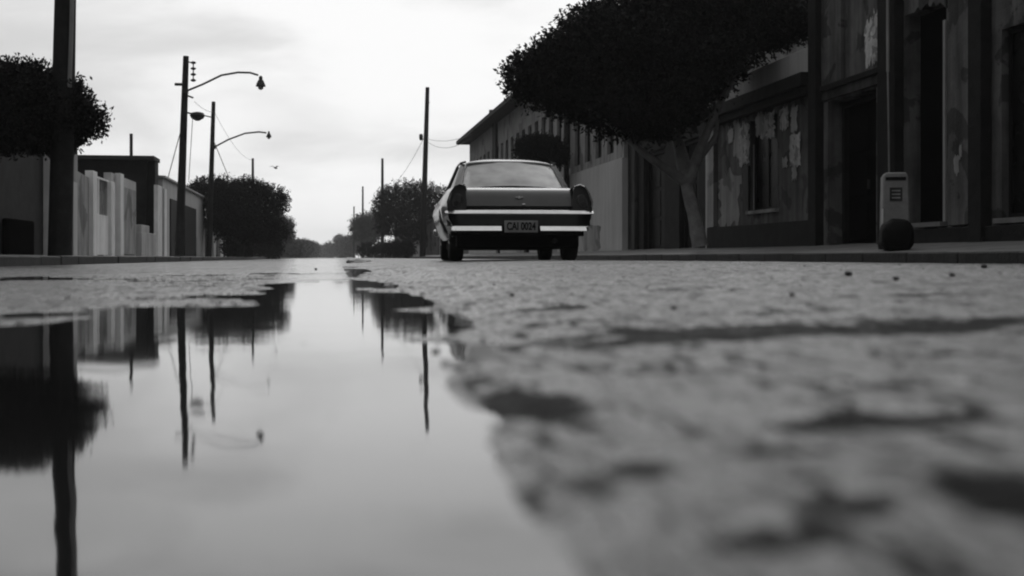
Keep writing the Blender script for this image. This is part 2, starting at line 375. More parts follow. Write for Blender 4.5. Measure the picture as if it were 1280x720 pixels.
def near_building():
    b = empty('old_building', (0,0,0), 'tall dark old building with doorway, torn poster and deep shop windows behind the litter bin', 'building')
    X = XR; zb = .30; ztop = 6.6; y1 = Yr(1020); y0 = 9.0
    dY0, dY1 = Yr(1098), Yr(1039); dz = 2.72+.1
    oY0, oY1 = Yr(1183), Yr(1131); oz0, oz1 = Zr(1160, 278), Zr(1160, 8)
    wY0, wY1 = Yr(1300), Yr(1252); wz0, wz1 = Zr(1262, 272), Zr(1262, 34)
    w2 = (12.0, 14.0, .9, 3.4)
    holes = [(dY0, dY1, zb-.2, dz), (oY0, oY1, oz0, oz1), (wY0, wY1, wz0, wz1), w2]
    merge_build(wall_grid(MB(), X, X+.4, y0, y1, zb-.25, ztop, holes), 'wall', 'plaster_near', b)
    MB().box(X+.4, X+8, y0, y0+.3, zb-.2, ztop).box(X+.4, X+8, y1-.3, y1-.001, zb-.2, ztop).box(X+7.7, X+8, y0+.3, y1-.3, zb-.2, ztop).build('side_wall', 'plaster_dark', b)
    MB().box(X-.05, X+8.1, y0-.05, y1-.004, ztop+.002, ztop+.2).build('roof', 'roof', b)
    MB().box(X+.9, X+.95, y0+.31, y1-.31, zb-.2, ztop-.01).build('inner_shade_sheet', 'void', b)
    # pilasters
    for pa, pc, mt in ((1030, 1020, 'stone_dark'), (1130, 1108, 'stone_dark'), (1240, 1223, 'stone_dark')):
        MB().box(X-.16, X-.002, Yr(pa), Yr(pc)-.003, zb-.02, ztop-.02).build('pilaster', mt, b, bevel=.012)
    for pa, pc in ((1222, 1190), (1056, 1031)):
        MB().box(X-.07, X-.003, Yr(pa), Yr(pc), .55 if pa > 1100 else 3.1, 4.4 if pa > 1100 else ztop-.1).build('pilaster', 'plaster_near', b, bevel=.01)
    MB().box(X-.1, X-.004, Yr(1107), Yr(1031), 3.02, 3.12).build('cornice', 'stone_dark', b, bevel=.01)
    MB().box(X-.06, X-.0045, Yr(1107), Yr(1031), 2.86, 3.018).build('lintel', 'plaster_dark', b)
    MB().box(X-.1, X-.004, y0, Yr(1131), .28, .52).build('plinth', 'stone_dark', b, bevel=.01)
    # door surround: slightly paler jambs
    for pa, pc in ((1107, 1099), (1038.5, 1033)):
        MB().box(X-.05, X-.003, Yr(pa), Yr(pc), zb, dz).build('door_jamb', 'plaster_near', b)
    door_r(b, dY0, dY1, zb-.05, dz-.02, X, m='void', dx=.3)  # black leaf painted to read as the unlit open doorway
    # deep opening with roller housing + pale edges
    f = MB().box(X-.03, X+.12, oY0-.02, oY0+.05, oz0, oz1-.3).build('window', 'plaster_mid', b)
    MB().box(X+.25, X+.27, oY0+.06, oY1-.01, oz0, oz1).build('pane', 'void', f)  # black backing sheet stands in for the shade inside the opening
    MB().box(X-.12, X+.3, oY0-.05, oY1*.5+oY0*.5+.2, oz0-.07, oz0-.004).build('sill', 'pavement', f)
    fw = window_r(b, wY0, wY1, wz0, wz1, X, sill='pavement')
    MB().box(X+.17, X+.19, wY0+.3, wY1-.35, wz0+1.55, wz1-.1).build('blind', 'plaster_pale', fw)
    window_r(b, *w2, X, sill='pavement')
    # downpipe
    MB().tube([(X-.21, Yr(1126), 5.2), (X-.21, Yr(1126), 2.95)], .024, 10).tube([(X-.21, Yr(1126), 2.95), (X-.19, Yr(1126.5), .9)], .014, 10).build('downpipe', 'plaster_mid', b, smooth=True)
    # ragged broken render over the opening
    pts = [(Yr(1186), Zr(1186, -12)), (Yr(1186), Zr(1186, 10))]
    for k, px in enumerate(range(1183, 1143, -4)): pts.append((Yr(px), Zr(px, [6,3,7,2,9,4,8,13,9,16][k % 10])))
    pts += [(Yr(1143), Zr(1143, -8))]
    MB().prism(pts, 'x', X-.05, X-.002).build('broken_render', 'plaster_near', b)
    # torn posters
    for (px0, px1, py0, py1, sd) in ((1081, 1100, 20, 84, 3), (1092, 1108, 6, 80, 4), (1086, 1106, 30, 72, 5)):
        ya, yb = Yr((px0+px1)/2+(px1-px0)/2), Yr((px0+px1)/2-(px1-px0)/2); c = (px0+px1)/2
        za, zb_ = Zr(c, py1), Zr(c, py0)
        MB().prism(ragged((ya+yb)/2, (za+zb_)/2, yb-ya, zb_-za, 44, sd, .3), 'x', X-.008-.003*sd, X-.004-.003*sd+.001).build('torn_poster', 'paper', b)
    MB().prism(ragged(Yr(1202), Zr(1202, 207), .16, .32, 20, 9, .5), 'x', X-.08, X-.0705).build('torn_poster', 'plaster_mid', b)
    MB().prism(ragged(Yr(1207), Zr(1207, 190), .09, .22, 16, 10, .5), 'x', X-.08, X-.0705).build('torn_poster', 'plaster_mid', b)
near_building()

def shop_building():
    b = empty('shop_building', (0,0,0), 'low flat-topped shop with peeling posters round a black window behind the big tree', 'building')
    X = XR; zb = .3; y0, y1 = Yr(1020)+.004, Yr(888); zt = .1 + .385*XR*.988 + .05; H = EYE + .44*8.7
    wy0, wy1 = Yr(972), Yr(938); wz0, wz1 = Zr(955, 262), Zr(955, 146)
    merge_build(wall_grid(MB(), X, X+.35, y0, y1, zb-.2, H-.02, [(wy0, wy1, wz0, wz1)]), 'wall', 'plaster_near', b)
    MB().box(X+.35, X+7, y0, y0+.3, zb-.2, H-.03).box(X+.35, X+7, y1-.3, y1, zb-.2, H-.03).box(X+6.7, X+7, y0+.3, y1-.3, zb-.2, H-.03).build('side_wall', 'plaster_dark', b)
    MB().box(X+.36, X+6.9, y0+.31, y1-.31, H-.3, H-.1).build('roof', 'roof', b)
    MB().box(X+.8, X+.85, y0+.31, y1-.31, zb, H-.31).build('inner_shade_sheet', 'void', b)
    MB().box(X-.06, X-.003, y0+.03, y1, 3.45, H).build('parapet', 'plaster_pale', b, bevel=.01)
    MB().box(X-.28, X-.003, y0+.02, y1, 3.2, 3.445).box(X-.18, X-.003, y0+.02, y1, 3.05, 3.198).build('cornice', 'stone_dark', b, bevel=.015)
    MB().box(X-.09, X-.003, y0+.02, y1, zb-.03, .78).build('plinth', 'stone_dark', b, bevel=.01)
    MB().prism(ragged((Yr(926)+Yr(899))/2, 1.35, (Yr(899)-Yr(926))*1.15, 1.5, 46, 77, .4), 'x', X-.006, X-.0025).build('bare_plaster', 'plaster_mid', b)
    MB().box(X-.1, X-.003, Yr(897), Yr(889), .785, 3.04).build('pilaster', 'plaster_mid', b, bevel=.01)
    f = window_r(b, wy0, wy1, wz0, wz1, X, mull=True, sill='plaster_mid')
    MB().tube([(X+.02, wy0+.28*(i+1), wz0) if False else (X+.02, wy1-.15, wz0+.02), (X+.02, wy1-.15, wz1-.5)], .012, 6).build('bar', 'plaster_pale', f)
    MB().box(X-.05, X-.003, wy1, wy1+.35, wz0-.02, Zr(930, 208)).build('shutter', 'wood_dark', b)
    k = 0
    for (px0, px1, py0, py1, m_, rg) in ((918, 926, 150, 200, 'plaster_light', .5), (925, 937, 152, 207, 'paper', .3), (950, 969, 142, 173, 'paper', .35), (946, 955, 140, 170, 'plaster_light', .6),
                               (976, 986, 134, 162, 'paper', .5), (989, 1001, 168, 207, 'paper', .12), (990, 998, 132, 165, 'plaster_light', .5),
                               (980, 985, 198, 208, 'plaster_light', .5), (992, 997, 210, 224, 'plaster_light', .6), (912, 918, 160, 178, 'plaster_pale', .5)):
        c = (px0+px1)/2; ya, yb = Yr(px1+1), Yr(px0-1); za, zc = Zr(c, py1+3), Zr(c, py0-3); k += 1
        MB().prism(ragged((ya+yb)/2, (za+zc)/2, yb-ya, zc-za, 40, 20+k, min(.5, rg*.7+.1)), 'x', X-.012-.002*k, X-.003-.002*k+.001).build('torn_poster', m_, b)
shop_building()

def shuttered_building():
    b = empty('shuttered_building', (0,0,0), 'dark low building with tall boarded doors behind the trunk of the big tree', 'building')
    X = XR+.12; zb = .32; y0, y1 = Yr(888)+.004, Yr(780); H = 3.7
    holes = [(y0+1.3, y0+3.0, zb-.1, 3.0), (y0+4.4, y0+6.6, zb-.1, 3.0)]
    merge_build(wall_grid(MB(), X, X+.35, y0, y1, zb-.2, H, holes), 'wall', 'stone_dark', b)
    MB().box(X+.35, X+7, y1-.3, y1-.001, zb-.2, H).box(X+6.7, X+7, y0, y1-.3, zb-.2, H).build('side_wall', 'plaster_dark', b)
    MB().box(X-.2, X+7, y0, y1-.003, H+.002, H+.14).build('roof', 'roof', b)
    for h in holes: door_r(b, h[0], h[1], zb-.05, h[3], X)
    MB().box(X-.16, X-.003, y0+.002, y0+.25, zb-.02, 3.2).build('pilaster', 'plaster_pale', b, bevel=.01)
    MB().box(X-.1, X-.003, y1-1.2, y1-.8, zb-.02, 3.4).build('pilaster', 'plaster_dark', b, bevel=.01)
shuttered_building()

def long_building():
    b = empty('two_storey_building', (0,0,0), 'long two-storey building with a row of narrow upper windows and deep eaves beyond the car', 'building')
    X = XR; zb = .3; y0, y1 = Yr(780)+.01, Yr(587); H = 7.05
    wins = []; n = 22; Y = y0+1.0; step = (y1-y0-2)/n
    for k in range(n):
        w_ = .52*step; wins.append((Y+step*k+.2*step, Y+step*k+.2*step+w_, 3.3, 5.75))
    merge_build(wall_grid(MB(), X, X+.35, y0, y1, 3.05, H, wins), 'wall', 'plaster_mid', b)
    doors = [(y0+8+9*k, y0+9.6+9*k, zb-.2, 2.7) for k in range(3)]
    merge_build(wall_grid(MB(), X-.06, X+.35, y0, y1-.02, zb-.2, 3.047, doors), 'ground_floor_wall', 'plaster_pale', b)
    for d in doors: door_r(b, d[0], d[1], zb, d[3], X-.06)
    MB().box(X+.35, X+9, y0, y0+.3, zb-.2, H).box(X+.35, X+9, y1-.3, y1, zb-.2, H).box(X+8.7, X+9, y0+.3, y1-.3, zb-.2, H).build('side_wall', 'plaster_mid', b)
    MB().prism([(X-.75, H-.12), (X-.75, H+.08), (X+4.6, H+1.2), (X+9.6, H+.08), (X+9.6, H-.12)], 'y', y0-.3, y1+.6).build('roof', 'roof', b)
    for w_ in wins: window_r(b, *w_, X, mull=False)
    MB().box(X+.7, X+.75, y0+.31, y1-.31, 3.3, H-.1).build('inner_shade_sheet', 'void', b)
    MB().box(X-.12, X-.003, Yr(622), Yr(618), 3.25, H-.12).build('pilaster', 'plaster_dark', b)
    MB().tube([(X-.16, Yr(713.5), 6.8), (X-.16, Yr(713.5), .35)], .1, 8).build('downpipe', 'metal_dark', b, smooth=True)
    MB().tube([(X-.1, Yr(618), H), (X-.1, Yr(618), H+.65)], .18, 8).build('chimney', 'plaster_dark', b)
    for k in range(3): MB().prism([(yy, zz) for yy, zz in ragged(y0+4+random.random()*2+k*7, .75, 3.2, 1.0, 20, 60+k, .3)], 'x', X-.075, X-.0635).build('damp_patch', 'plaster_mid', b)
long_building()

# beyond the two storey block: low houses half hidden by trees
def low_house(side, y0, y1, H, m, label, cat='house', roofm='roof', gate=False):
    X = XR if side > 0 else XF; sg = side
    b = empty('low_house', (0,0,0), label, cat, 'low houses along the far street')
    a, c = sorted((X, X+sg*.3))
    nW = max(1, int((y1-y0)/4)); hs = []
    for k in range(nW):
        cy = y0 + (k+.5)*(y1-y0)/nW
        if k % 2: hs.append((cy-.5, cy+.5, .2, 2.2))
        else: hs.append((cy-.6, cy+.6, 1.0, 2.1))
    merge_build(wall_grid(MB(), a, c, y0, y1, .1, H, hs), 'wall', m, b)
    for h in hs:
        xx = X+sg*.15
        MB().box(min(xx, xx+sg*.05), max(xx, xx+sg*.05), h[0], h[1], h[2], h[3]).build('door' if h[2] < .5 else 'window', 'wood_dark', b)
    a2, c2 = sorted((X+sg*.3, X+sg*7))
    MB().box(a2, c2, y0, y0+.3, .1, H).build('side_wall', m, b); MB().box(a2, c2, y1-.3, y1, .1, H).build('side_wall', m, b)
    a3, c3 = sorted((X-sg*.15, X+sg*7.1))
    MB().box(a3, c3, y0-.1, y1+.1, H+.002, H+.18).build('roof', roofm, b)
    return b
y = Yr(587)+6
for k, (ln, H, m_) in enumerate(((14, 3.4, 'plaster_mid'), (16, 3.0, 'plaster_near'), (18, 3.2, 'plaster_mid'), (22, 2.9, 'plaster_near'))):
    low_house(1, y, y+ln, H, m_, ['low house half hidden by the clipped tree left of the car', 'second low house up the right side, in the shade of the far trees', 'third low house up the right side, grey in the haze', 'farthest low house on the right side of the street'][k]); y += ln+1.5

# ------------------------------------------------------------------ left side
def Yl(px, X=XF): return yx(px, X)
def left_side():
    X = XF
    # near dark house behind the utility pole
    b = empty('corner_house', (0,0,0), 'dark plastered house at the left edge with a white corner post, behind the thick pole', 'house')
    y0, y1 = 14.0, Yl(59)
    MB().box(X-6, X, y0, y1, .1, 3.0).build('wall', 'stone_dark', b)
    MB().box(X-6.1, X+.25, y0-.1, y1, 3.003, 3.2).build('roof', 'roof', b)
    MB().box(X+.003, X+.14, Yl(53.5), Yl(59.5), .12, 2.3).build('corner_post', 'white_paint', b, bevel=.01)
    MB().box(X+.003, X+.12, Yl(2), Yl(35), .12, .80).build('low_box', 'void', b, bevel=.03)
    b2 = empty('boundary_wall', (0,0,0), 'grey plastered wall just right of the thick pole, taller at its near end', 'wall')
    MB().prism([(Yl(60), .1), (Yl(60), hz(97,187,X)), (Yl(97), hz(97,187,X)), (Yl(97), hz(97,214,X)), (Yl(111), hz(111,222,X)), (Yl(111), .1)], 'x', X-.25, X).build('panel', 'plaster_mid', b2)
    MB().box(X+.002, X+.05, Yl(89), Yl(94), .14, hz(92,228,X)).build('pilaster', 'plaster_pale', b2)
    # white gate
    g = empty('yard_gate', (0,0,0), 'white metal yard gate with barred upper half between two white posts', 'gate')
    for pa, pc, py in ((111.5, 116.5, 214), (134.5, 139, 227)):
        MB().box(X-.1, X+.1, Yl(pa), Yl(pc), .13, hz((pa+pc)/2, py, X)).build('post', 'white_paint', g, bevel=.01)
    zl = hz(125, 271, X); zt = hz(125, 222, X)
    MB().box(X-.03, X+.03, Yl(117), Yl(134), .17, zl).build('panel', 'white_paint', g)
    fr = MB().box(X-.03, X+.03, Yl(117), Yl(134), zl+.003, zl+.05).box(X-.03, X+.03, Yl(117), Yl(134), zt-.05, zt).box(X-.03, X+.03, Yl(121.5), Yl(122.6), zl+.051, zt-.051)
    fr.build('frame', 'white_paint', g)
    bars = MB(); Y = Yl(117)+.1
    while Y < Yl(134)-.05:
        bars.tube([(X, Y, zl+.05), (X, Y, zt-.05)], .012, 5); Y += .11
    bars.build('bars', 'plaster_mid', g)
    # doorway wall
    d = empty('entrance_wall', (0,0,0), 'grey entrance wall with white post and low white block, under the flat roof edge', 'wall')
    MB().box(X-.2, X, Yl(139)+.02, Yl(170), .1, hz(155, 222, X)).build('panel', 'plaster_pale', d)
    MB().box(X+.002, X+.16, Yl(143.5), Yl(147.5), .13, hz(145, 217, X)).build('post', 'white_paint', d, bevel=.01)
    MB().box(X+.002, X+.04, Yl(152), Yl(168), .2, hz(160, 236, X)).build('door', 'plaster_mid', d)
    MB().box(X-.15, X+.15, Yl(171), Yl(189), .12, hz(180, 291, X)).box(X-.12, X+.12, Yl(172), Yl(182), hz(180, 291, X)+.002, hz(180, 282, X)).build('low_block', 'plaster_light', d, bevel=.02)
    # flat roofed house behind, its dark side facing us
    h = empty('flat_roofed_house', (0,0,0), 'flat-roofed house whose dark side wall rises behind the white gate', 'house')
    zc = 42.8; Xl, Yn = xy(88, zc); Yn = Yl(195, X)-.3; H = hz(195, 201, X)
    MB().box(X-9.0, X-.28, Yn, Yn+.3, .1, H).box(X-.33, X-.03, Yn+.3, Yn+1.2, .1, H-.02) .box(X-9, X-8.7, Yn+.3, Yn+1.2, .1, H-.02).build('wall', 'stone_dark', h)
    MB().box(X-9.2, X+.0, Yn-.25, Yn+1.4, H+.002, H+.13).build('roof', 'roof', h)
    MB().box(X-.03, X+.1, Yl(193.5), Yl(199), .12, hz(196, 232, X)).box(X-.03, X+.1, Yl(202), Yl(205), .12, hz(203, 236, X)).build('post', 'white_paint', h)
    mx, my = xy(164, 44.0); MB().tube([(mx, my, H), (mx, my, 4.36)], .055, 8).build('antenna_mast', 'metal_dark', h)
    # pale gabled wall beyond
    g2 = empty('gabled_house', (0,0,0), 'pale house with sloping roofline right behind the lamp-post', 'house')
    ya, yb = Yl(201)+.6, Yl(256)
    MB().box(X-.3, X, ya, yb, .1, 2.95).build('wall', 'plaster_pale', g2)
    MB().prism([(X-7, .1), (X-7, 2.9), (X-3.6, 3.1), (X-.301, 2.93), (X-.301, .1)], 'y', ya+.02, ya+.3).build('gable', 'plaster_light', g2)
    MB().prism([(X-7.2, 2.97), (X-3.6, 3.14), (X+.1, 2.955), (X+.1, 3.02), (X-3.6, 3.22), (X-7.2, 3.05)], 'y', ya-.1, yb+.1).build('roof', 'plaster_pale', g2)
    MB().box(X+.002, X+.05, Yl(212), Yl(222), .14, 2.3).build('door', 'wood_dark', g2)
    MB().box(X+.002, X+.1, Yl(243), Yl(249), .14, 1.0).build('low_block', 'plaster_light', g2)
    MB().box(X+.002, X+.08, Yl(229), Yl(243), .14, 2.25).build('gate', 'wood_dark', g2)
    f = empty('pilastered_wall', (0,0,0), 'long grey boundary wall with pilasters under the clipped trees on the left', 'wall')
    ya, yb = Yl(256)+.02, Yl(318)
    MB().box(X-.2, X, ya, yb, .1, 2.0).build('panel', 'plaster_dark', f)
    for px in (258, 263, 272, 281, 291, 300, 309):
        MB().box(X+.002, X+.16, Yl(px), Yl(px+3.2), .12, 2.25).build('pilaster', 'plaster_light' if px in (263, 281) else 'plaster_pale' if px < 275 else 'plaster_dark', f)
left_side()
y = Yl(318)+3
for k, (ln, H, m_) in enumerate(((16, 3.0, 'plaster_dark'), (20, 2.8, 'plaster_dark'), (22, 2.8, 'plaster_dark'))):
    low_house(-1, y, y+ln, H, m_, ['nearest dark far house on the left, under the rounded clipped tree', 'middle far house on the left, grey in the haze', 'last far house on the left before the trees close in'][k]); y += ln+1.5

# ------------------------------------------------------------------ trees
def leaf_mesh(name, lobes, n, size, m, parent, flat=.35, edge=.5):
    """lobes: (cx,cy,cz,rx,ry,rz); leaves scattered through the volume, denser to the skin, in small sprigs"""
    w_ = np.array([l[3]*l[4]*l[5] for l in lobes])**.67; w_ /= w_.sum()
    per = 7; ns = n//per
    li = rng.choice(len(lobes), ns, p=w_); L_ = np.array(lobes)[li]
    d = rng.normal(size=(ns,3)); d /= np.linalg.norm(d, axis=1)[:,None]
    rr = rng.random(ns)**edge
    sp_ = rng.normal(size=(26,3)); sp_ /= np.linalg.norm(sp_, axis=1)[:,None]      # twigs that stick out of the outline
    tw = np.where(rng.random(ns) < .07)[0]; sd_ = sp_[rng.integers(0, 26, len(tw))] + rng.normal(size=(len(tw),3))*.035
    d[tw] = sd_/np.linalg.norm(sd_, axis=1)[:,None]; rr[tw] = .88+.26*rng.random(len(tw))**1.4
    bumpy = 1 + .10*np.sin(d[:,0]*7+L_[:,0]*3) * np.cos(d[:,1]*6+L_[:,2]*5) + rng.normal(size=ns)*.035
    c = L_[:,:3] + d*L_[:,3:]*(rr*bumpy)[:,None]
    c = np.repeat(c, per, 0); dd = np.repeat(d, per, 0)
    t = np.tile(np.arange(per), ns)[:,None]/per
    c = c + dd*size*2.4*t + rng.normal(size=c.shape)*size*.55
    N_ = len(c)
    u = rng.normal(size=(N_,3)) + dd*.8; u /= np.linalg.norm(u, axis=1)[:,None]
    v = np.cross(u, rng.normal(size=(N_,3))); v /= np.linalg.norm(v, axis=1)[:,None]
    s = size*(.6+.8*rng.random(N_))[:,None]
    P = np.stack([c-u*s*.55, c+v*s*.27, c+u*s*.6, c-v*s*.27], 1).reshape(-1,3)
    me = bpy.data.meshes.new(name); me.vertices.add(len(P)); me.vertices.foreach_set('co', P.astype(np.float32).ravel())
    me.loops.add(N_*4); me.loops.foreach_set('vertex_index', np.arange(N_*4, dtype=np.int32))
    me.polygons.add(N_); me.polygons.foreach_set('loop_start', np.arange(0, N_*4, 4, dtype=np.int32)); me.update(calc_edges=True); me.validate()
    o = bpy.data.objects.new(name, me); COL.objects.link(o); me.materials.append(M[m]); o.parent = parent; return o

def branchy(base, pts_list, m, parent, name='trunk'):
    mb = MB()
    for pts, rad in pts_list:
        # smooth each limb through its points
        P = [Vector(p) for p in pts]; out = []; rr = []
        for i in range(len(P)-1):
            p0 = P[max(i-1,0)]; p1 = P[i]; p2 = P[i+1]; p3 = P[min(i+2,len(P)-1)]
            for k in range(6):
                t = k/6; q = .5*((2*p1)+(-p0+p2)*t+(2*p0-5*p1+4*p2-p3)*t*t+(-p0+3*p1-3*p2+p3)*t**3)
                out.append(q); rr.append((rad[i]*(1-t)+rad[i+1]*t)*(1+.12*nz(q.x*3, q.z*4, q.y)))
        out.append(P[-1]); rr.append(rad[-1]); mb.tube(out, rr, 10)
    return mb.build(name, m, parent, smooth=True, angle=60)

def big_tree():
    X0 = 7.4; px0 = 874; zc = depth(px0, X0); Y0 = yx(px0, X0)
    t = empty('street_tree', (X0, Y0, slope_r(X0)), 'huge dark tree with a wide leaning crown and pale forked trunk, right pavement', 'tree')
    zb = slope_r(X0)
    def P(px, py, dz=0):            # a point of the crown, in the tree's own frame (dz: metres farther from us)
        x, y = xy(px, zc+dz); return (x-X0, y-Y0, EYE+(HOR-py)*(zc+dz)/F-zb)
    k = zc/F
    limbs = [([P(875,308), P(868,270), P(860,240), P(858,222)], [.165,.135,.125,.12]),
             ([P(858,228), P(835,212,-.2), P(808,194,-.5), P(780,170,-.6), P(735,135,-.6)], [.12,.085,.07,.05,.03]),
             ([P(858,226), P(852,195,.2), P(842,160,.4), P(820,110,.4), P(780,70,.3)], [.15,.13,.1,.07,.03]),
             ([P(860,228), P(872,195,-.1), P(882,170,-.3), P(905,120,-.3), P(940,70,-.2)], [.13,.1,.08,.06,.03]),
             ([P(866,205), P(884,185), P(896,160), P(888,100)], [.09,.07,.05,.03])]
    branchy(None, limbs, 'bark', t)
    lob = []
    def lobe(px, py, rx, rz, dz=0, ry=None):
        p = P(px, py, dz); lob.append((p[0], p[1], p[2], rx*k, (ry or 1.0*rx)*k, rz*k))
    lobe(805, 90, 100, 74, 0, 120); lobe(738, 92, 80, 52, .4, 85); lobe(688, 95, 48, 38, .2, 60); lobe(656, 94, 24, 26, 0, 36)
    lobe(775, 60, 85, 54, -.3, 90); lobe(855, 55, 88, 72, .6, 105); lobe(925, 22, 70, 44, 0, 70); lobe(965, 26, 42, 30, -.3, 50)
    lobe(893, 66, 40, 38, -.4, 60); lobe(808, 132, 66, 38, -.6, 76); lobe(748, 122, 54, 32, 0, 60); lobe(850, 20, 85, 52, .2, 90)
    lobe(988, 34, 22, 15, 0, 26); lobe(712, 62, 40, 24, .6, 40); lobe(750,30,36,26,0,50)
    leaf_mesh('crown', lob, 150000, .085, 'leaf', t, edge=.45)
big_tree()

def clip_tree(px, X, half_px, ytop, ybot, label, n=16000, size=.09, m='leaf', lean=0, seed=0, name='clipped_tree', group='trees lining the street', lobes=None, trunk_px=None):
    zc = depth(px, X); Y = yx(px, X); zb = .12; r = half_px*zc/F; z0 = hz(px, ybot, X)-zb; z1 = hz(px, ytop, X)-zb
    t = empty(name, (X, Y, zb), label, 'tree', group)
    rnd = random.Random(seed); tx = ((trunk_px-px)*zc/F) if trunk_px else 0
    cz = (z0+z1)/2; hh = (z1-z0)/2
    lb = [(0,0,cz,r*.9,r*.9,hh*.85)]
    for k in range(9):
        a = k*2*math.pi/9+rnd.random(); q = .5+.15*rnd.random()
        lb.append((r*.55*math.cos(a), r*.55*math.sin(a), cz+(rnd.random()-.5)*hh*.9, r*q*.9, r*q*.9, hh*(.5+.2*rnd.random())))
    if lobes: lb = lobes(zc)
    leaf_mesh('crown', lb, n, size, m, t, edge=.42)
    tr = max(.06, r*.07)
    branchy(None, [([(tx,0,-.05), (tx+.04,0,z0*.6), (tx*.8-.03,0,z0+.2), (tx*.5,0,cz)], [tr*1.3,tr,tr*.9,tr*.5]),
                   ([(tx+.03,0,z0*.7), (tx+r*.3,.1,z0+.3), (tx+r*.45,.1,cz)], [tr*.7,tr*.5,tr*.3]), ([(tx+.03,0,z0*.75), (tx-r*.3,-.1,z0+.3), (tx-r*.4,-.1,cz)], [tr*.7,tr*.5,tr*.3])], 'bark_dark', t)
    return t
def near_lobes(zc):
    k = zc/F; out = []
    cx = 40; cy = 134
    zb = EYE-.12 + (HOR-0)*0
    for (px, py, a, b) in ((30,136,72,50),(72,142,42,42),(-30,130,70,50),(104,152,20,20),(95,135,18,20),(122,150,9,13),(115,165,11,8),(60,115,40,28),(20,105,50,26),(10,165,70,22),(60,170,40,16),(-60,150,50,36)):
        out.append(((px-75)*k*CT, -(px-75)*k*ST, EYE-.12+(HOR-py)*k, a*k, a*k*1.0, b*k))
    return out
clip_tree(75, -4.05, 75, 80, 190, 'black-looking clipped tree wrapped round the thick utility pole at the left edge', 60000, .06, lobes=near_lobes, seed=1)
def mid_lobes(zc):
    k = zc/F; out = []
    for (px, py, a, b) in ((275,242,36,20),(262,240,26,17),(300,256,42,30),(335,246,22,14),(350,252,10,10),(318,278,34,22),(345,262,14,4),(288,275,30,22),(310,238,28,12),(245,236,10,9),(300,288,32,14),(335,290,24,14),(275,270,24,18)):
        out.append(((px-300)*k*CT, -(px-300)*k*ST, EYE-.12+(HOR-py)*k, a*k, a*k*1.0, b*k))
    return out
clip_tree(300, -3.9, 58, 222, 298, 'broad dark clipped tree overhanging the left kerb beyond the two lamp-posts', 70000, .09, lobes=mid_lobes, seed=2)
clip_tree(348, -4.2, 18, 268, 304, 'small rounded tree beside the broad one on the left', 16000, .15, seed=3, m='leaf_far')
def r_lobes(zc):
    k = zc/F; out = []
    for (px, py, a, b) in ((505,252,34,26),(490,262,22,30),(525,245,26,18),(545,256,26,24),(515,275,40,18),(480,258,14,14),(560,262,20,20),(492,284,22,12),(530,288,30,16)):
        out.append(((px-512)*k*CT, -(px-512)*k*ST, EYE-.12+(HOR-py)*k, a*k, a*k*1.0, b*k))
    return out
clip_tree(512, 6.9+.6, 50, 228, 296, 'dense clipped tree behind the tall pole left of the car', 50000, .13, lobes=r_lobes, seed=4)
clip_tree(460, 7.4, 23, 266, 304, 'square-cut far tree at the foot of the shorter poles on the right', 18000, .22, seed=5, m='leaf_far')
clip_tree(677, 7.6, 28, 172, 208, 'dark shrubby tree showing between the car roof and the upper windows', 24000, .1, seed=6)
# hazy trees where the street ends
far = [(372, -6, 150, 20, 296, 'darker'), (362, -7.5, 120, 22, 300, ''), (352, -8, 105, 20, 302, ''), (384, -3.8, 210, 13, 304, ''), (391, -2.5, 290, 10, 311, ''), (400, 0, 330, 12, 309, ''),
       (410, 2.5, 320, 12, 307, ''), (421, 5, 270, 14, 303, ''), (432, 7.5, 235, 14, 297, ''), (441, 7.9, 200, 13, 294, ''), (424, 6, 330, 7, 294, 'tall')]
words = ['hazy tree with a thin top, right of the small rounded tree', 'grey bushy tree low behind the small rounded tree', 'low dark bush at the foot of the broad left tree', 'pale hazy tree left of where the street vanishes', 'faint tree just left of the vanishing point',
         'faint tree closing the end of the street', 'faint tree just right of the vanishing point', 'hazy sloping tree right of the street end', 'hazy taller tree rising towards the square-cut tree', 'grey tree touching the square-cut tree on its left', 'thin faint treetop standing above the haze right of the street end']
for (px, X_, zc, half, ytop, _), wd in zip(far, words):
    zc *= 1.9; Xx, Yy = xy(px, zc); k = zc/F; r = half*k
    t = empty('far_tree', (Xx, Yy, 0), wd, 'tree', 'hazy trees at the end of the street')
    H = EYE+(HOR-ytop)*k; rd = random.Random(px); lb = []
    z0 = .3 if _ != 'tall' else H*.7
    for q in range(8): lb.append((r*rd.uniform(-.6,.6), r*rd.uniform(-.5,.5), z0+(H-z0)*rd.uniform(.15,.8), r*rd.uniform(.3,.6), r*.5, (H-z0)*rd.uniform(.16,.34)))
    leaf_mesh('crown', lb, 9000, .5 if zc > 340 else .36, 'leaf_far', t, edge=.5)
    branchy(None, [([(0,0,-.1), (.1,0,H*.4), (0,0,H*.75)], [r*.08, r*.06, r*.03])], 'bark_dark', t)

for px, zc, half, ytop, wd in ((470, 120, 22, 300, 'dark roadside bush under the square-cut tree'), (500, 95, 20, 302, 'dark roadside bush under the dense clipped tree left of the tall pole'), (300, 68, 22, 296, 'dark bush at the foot of the broad clipped tree on the left'), (332, 80, 22, 294, 'dark bush between the broad left tree and the small rounded one')):
    Xx, Yy = xy(px, zc); k = zc/F; r = half*k; H = EYE+(HOR-ytop)*k-.1; t = empty('bush', (Xx, Yy, .1), wd, 'bush', 'bushes along the street'); rd = random.Random(px)
    leaf_mesh('foliage', [(r*rd.uniform(-.6,.6), r*rd.uniform(-.4,.4), H*rd.uniform(.3,.65), r*.5, r*.45, H*.38) for q in range(7)], 8000, .12, 'leaf', t)
    branchy(None, [([(0,0,-.05), (.03,0,H*.3), (0,.02,H*.6)], [.05,.04,.02])], 'bark_dark', t, 'stem')
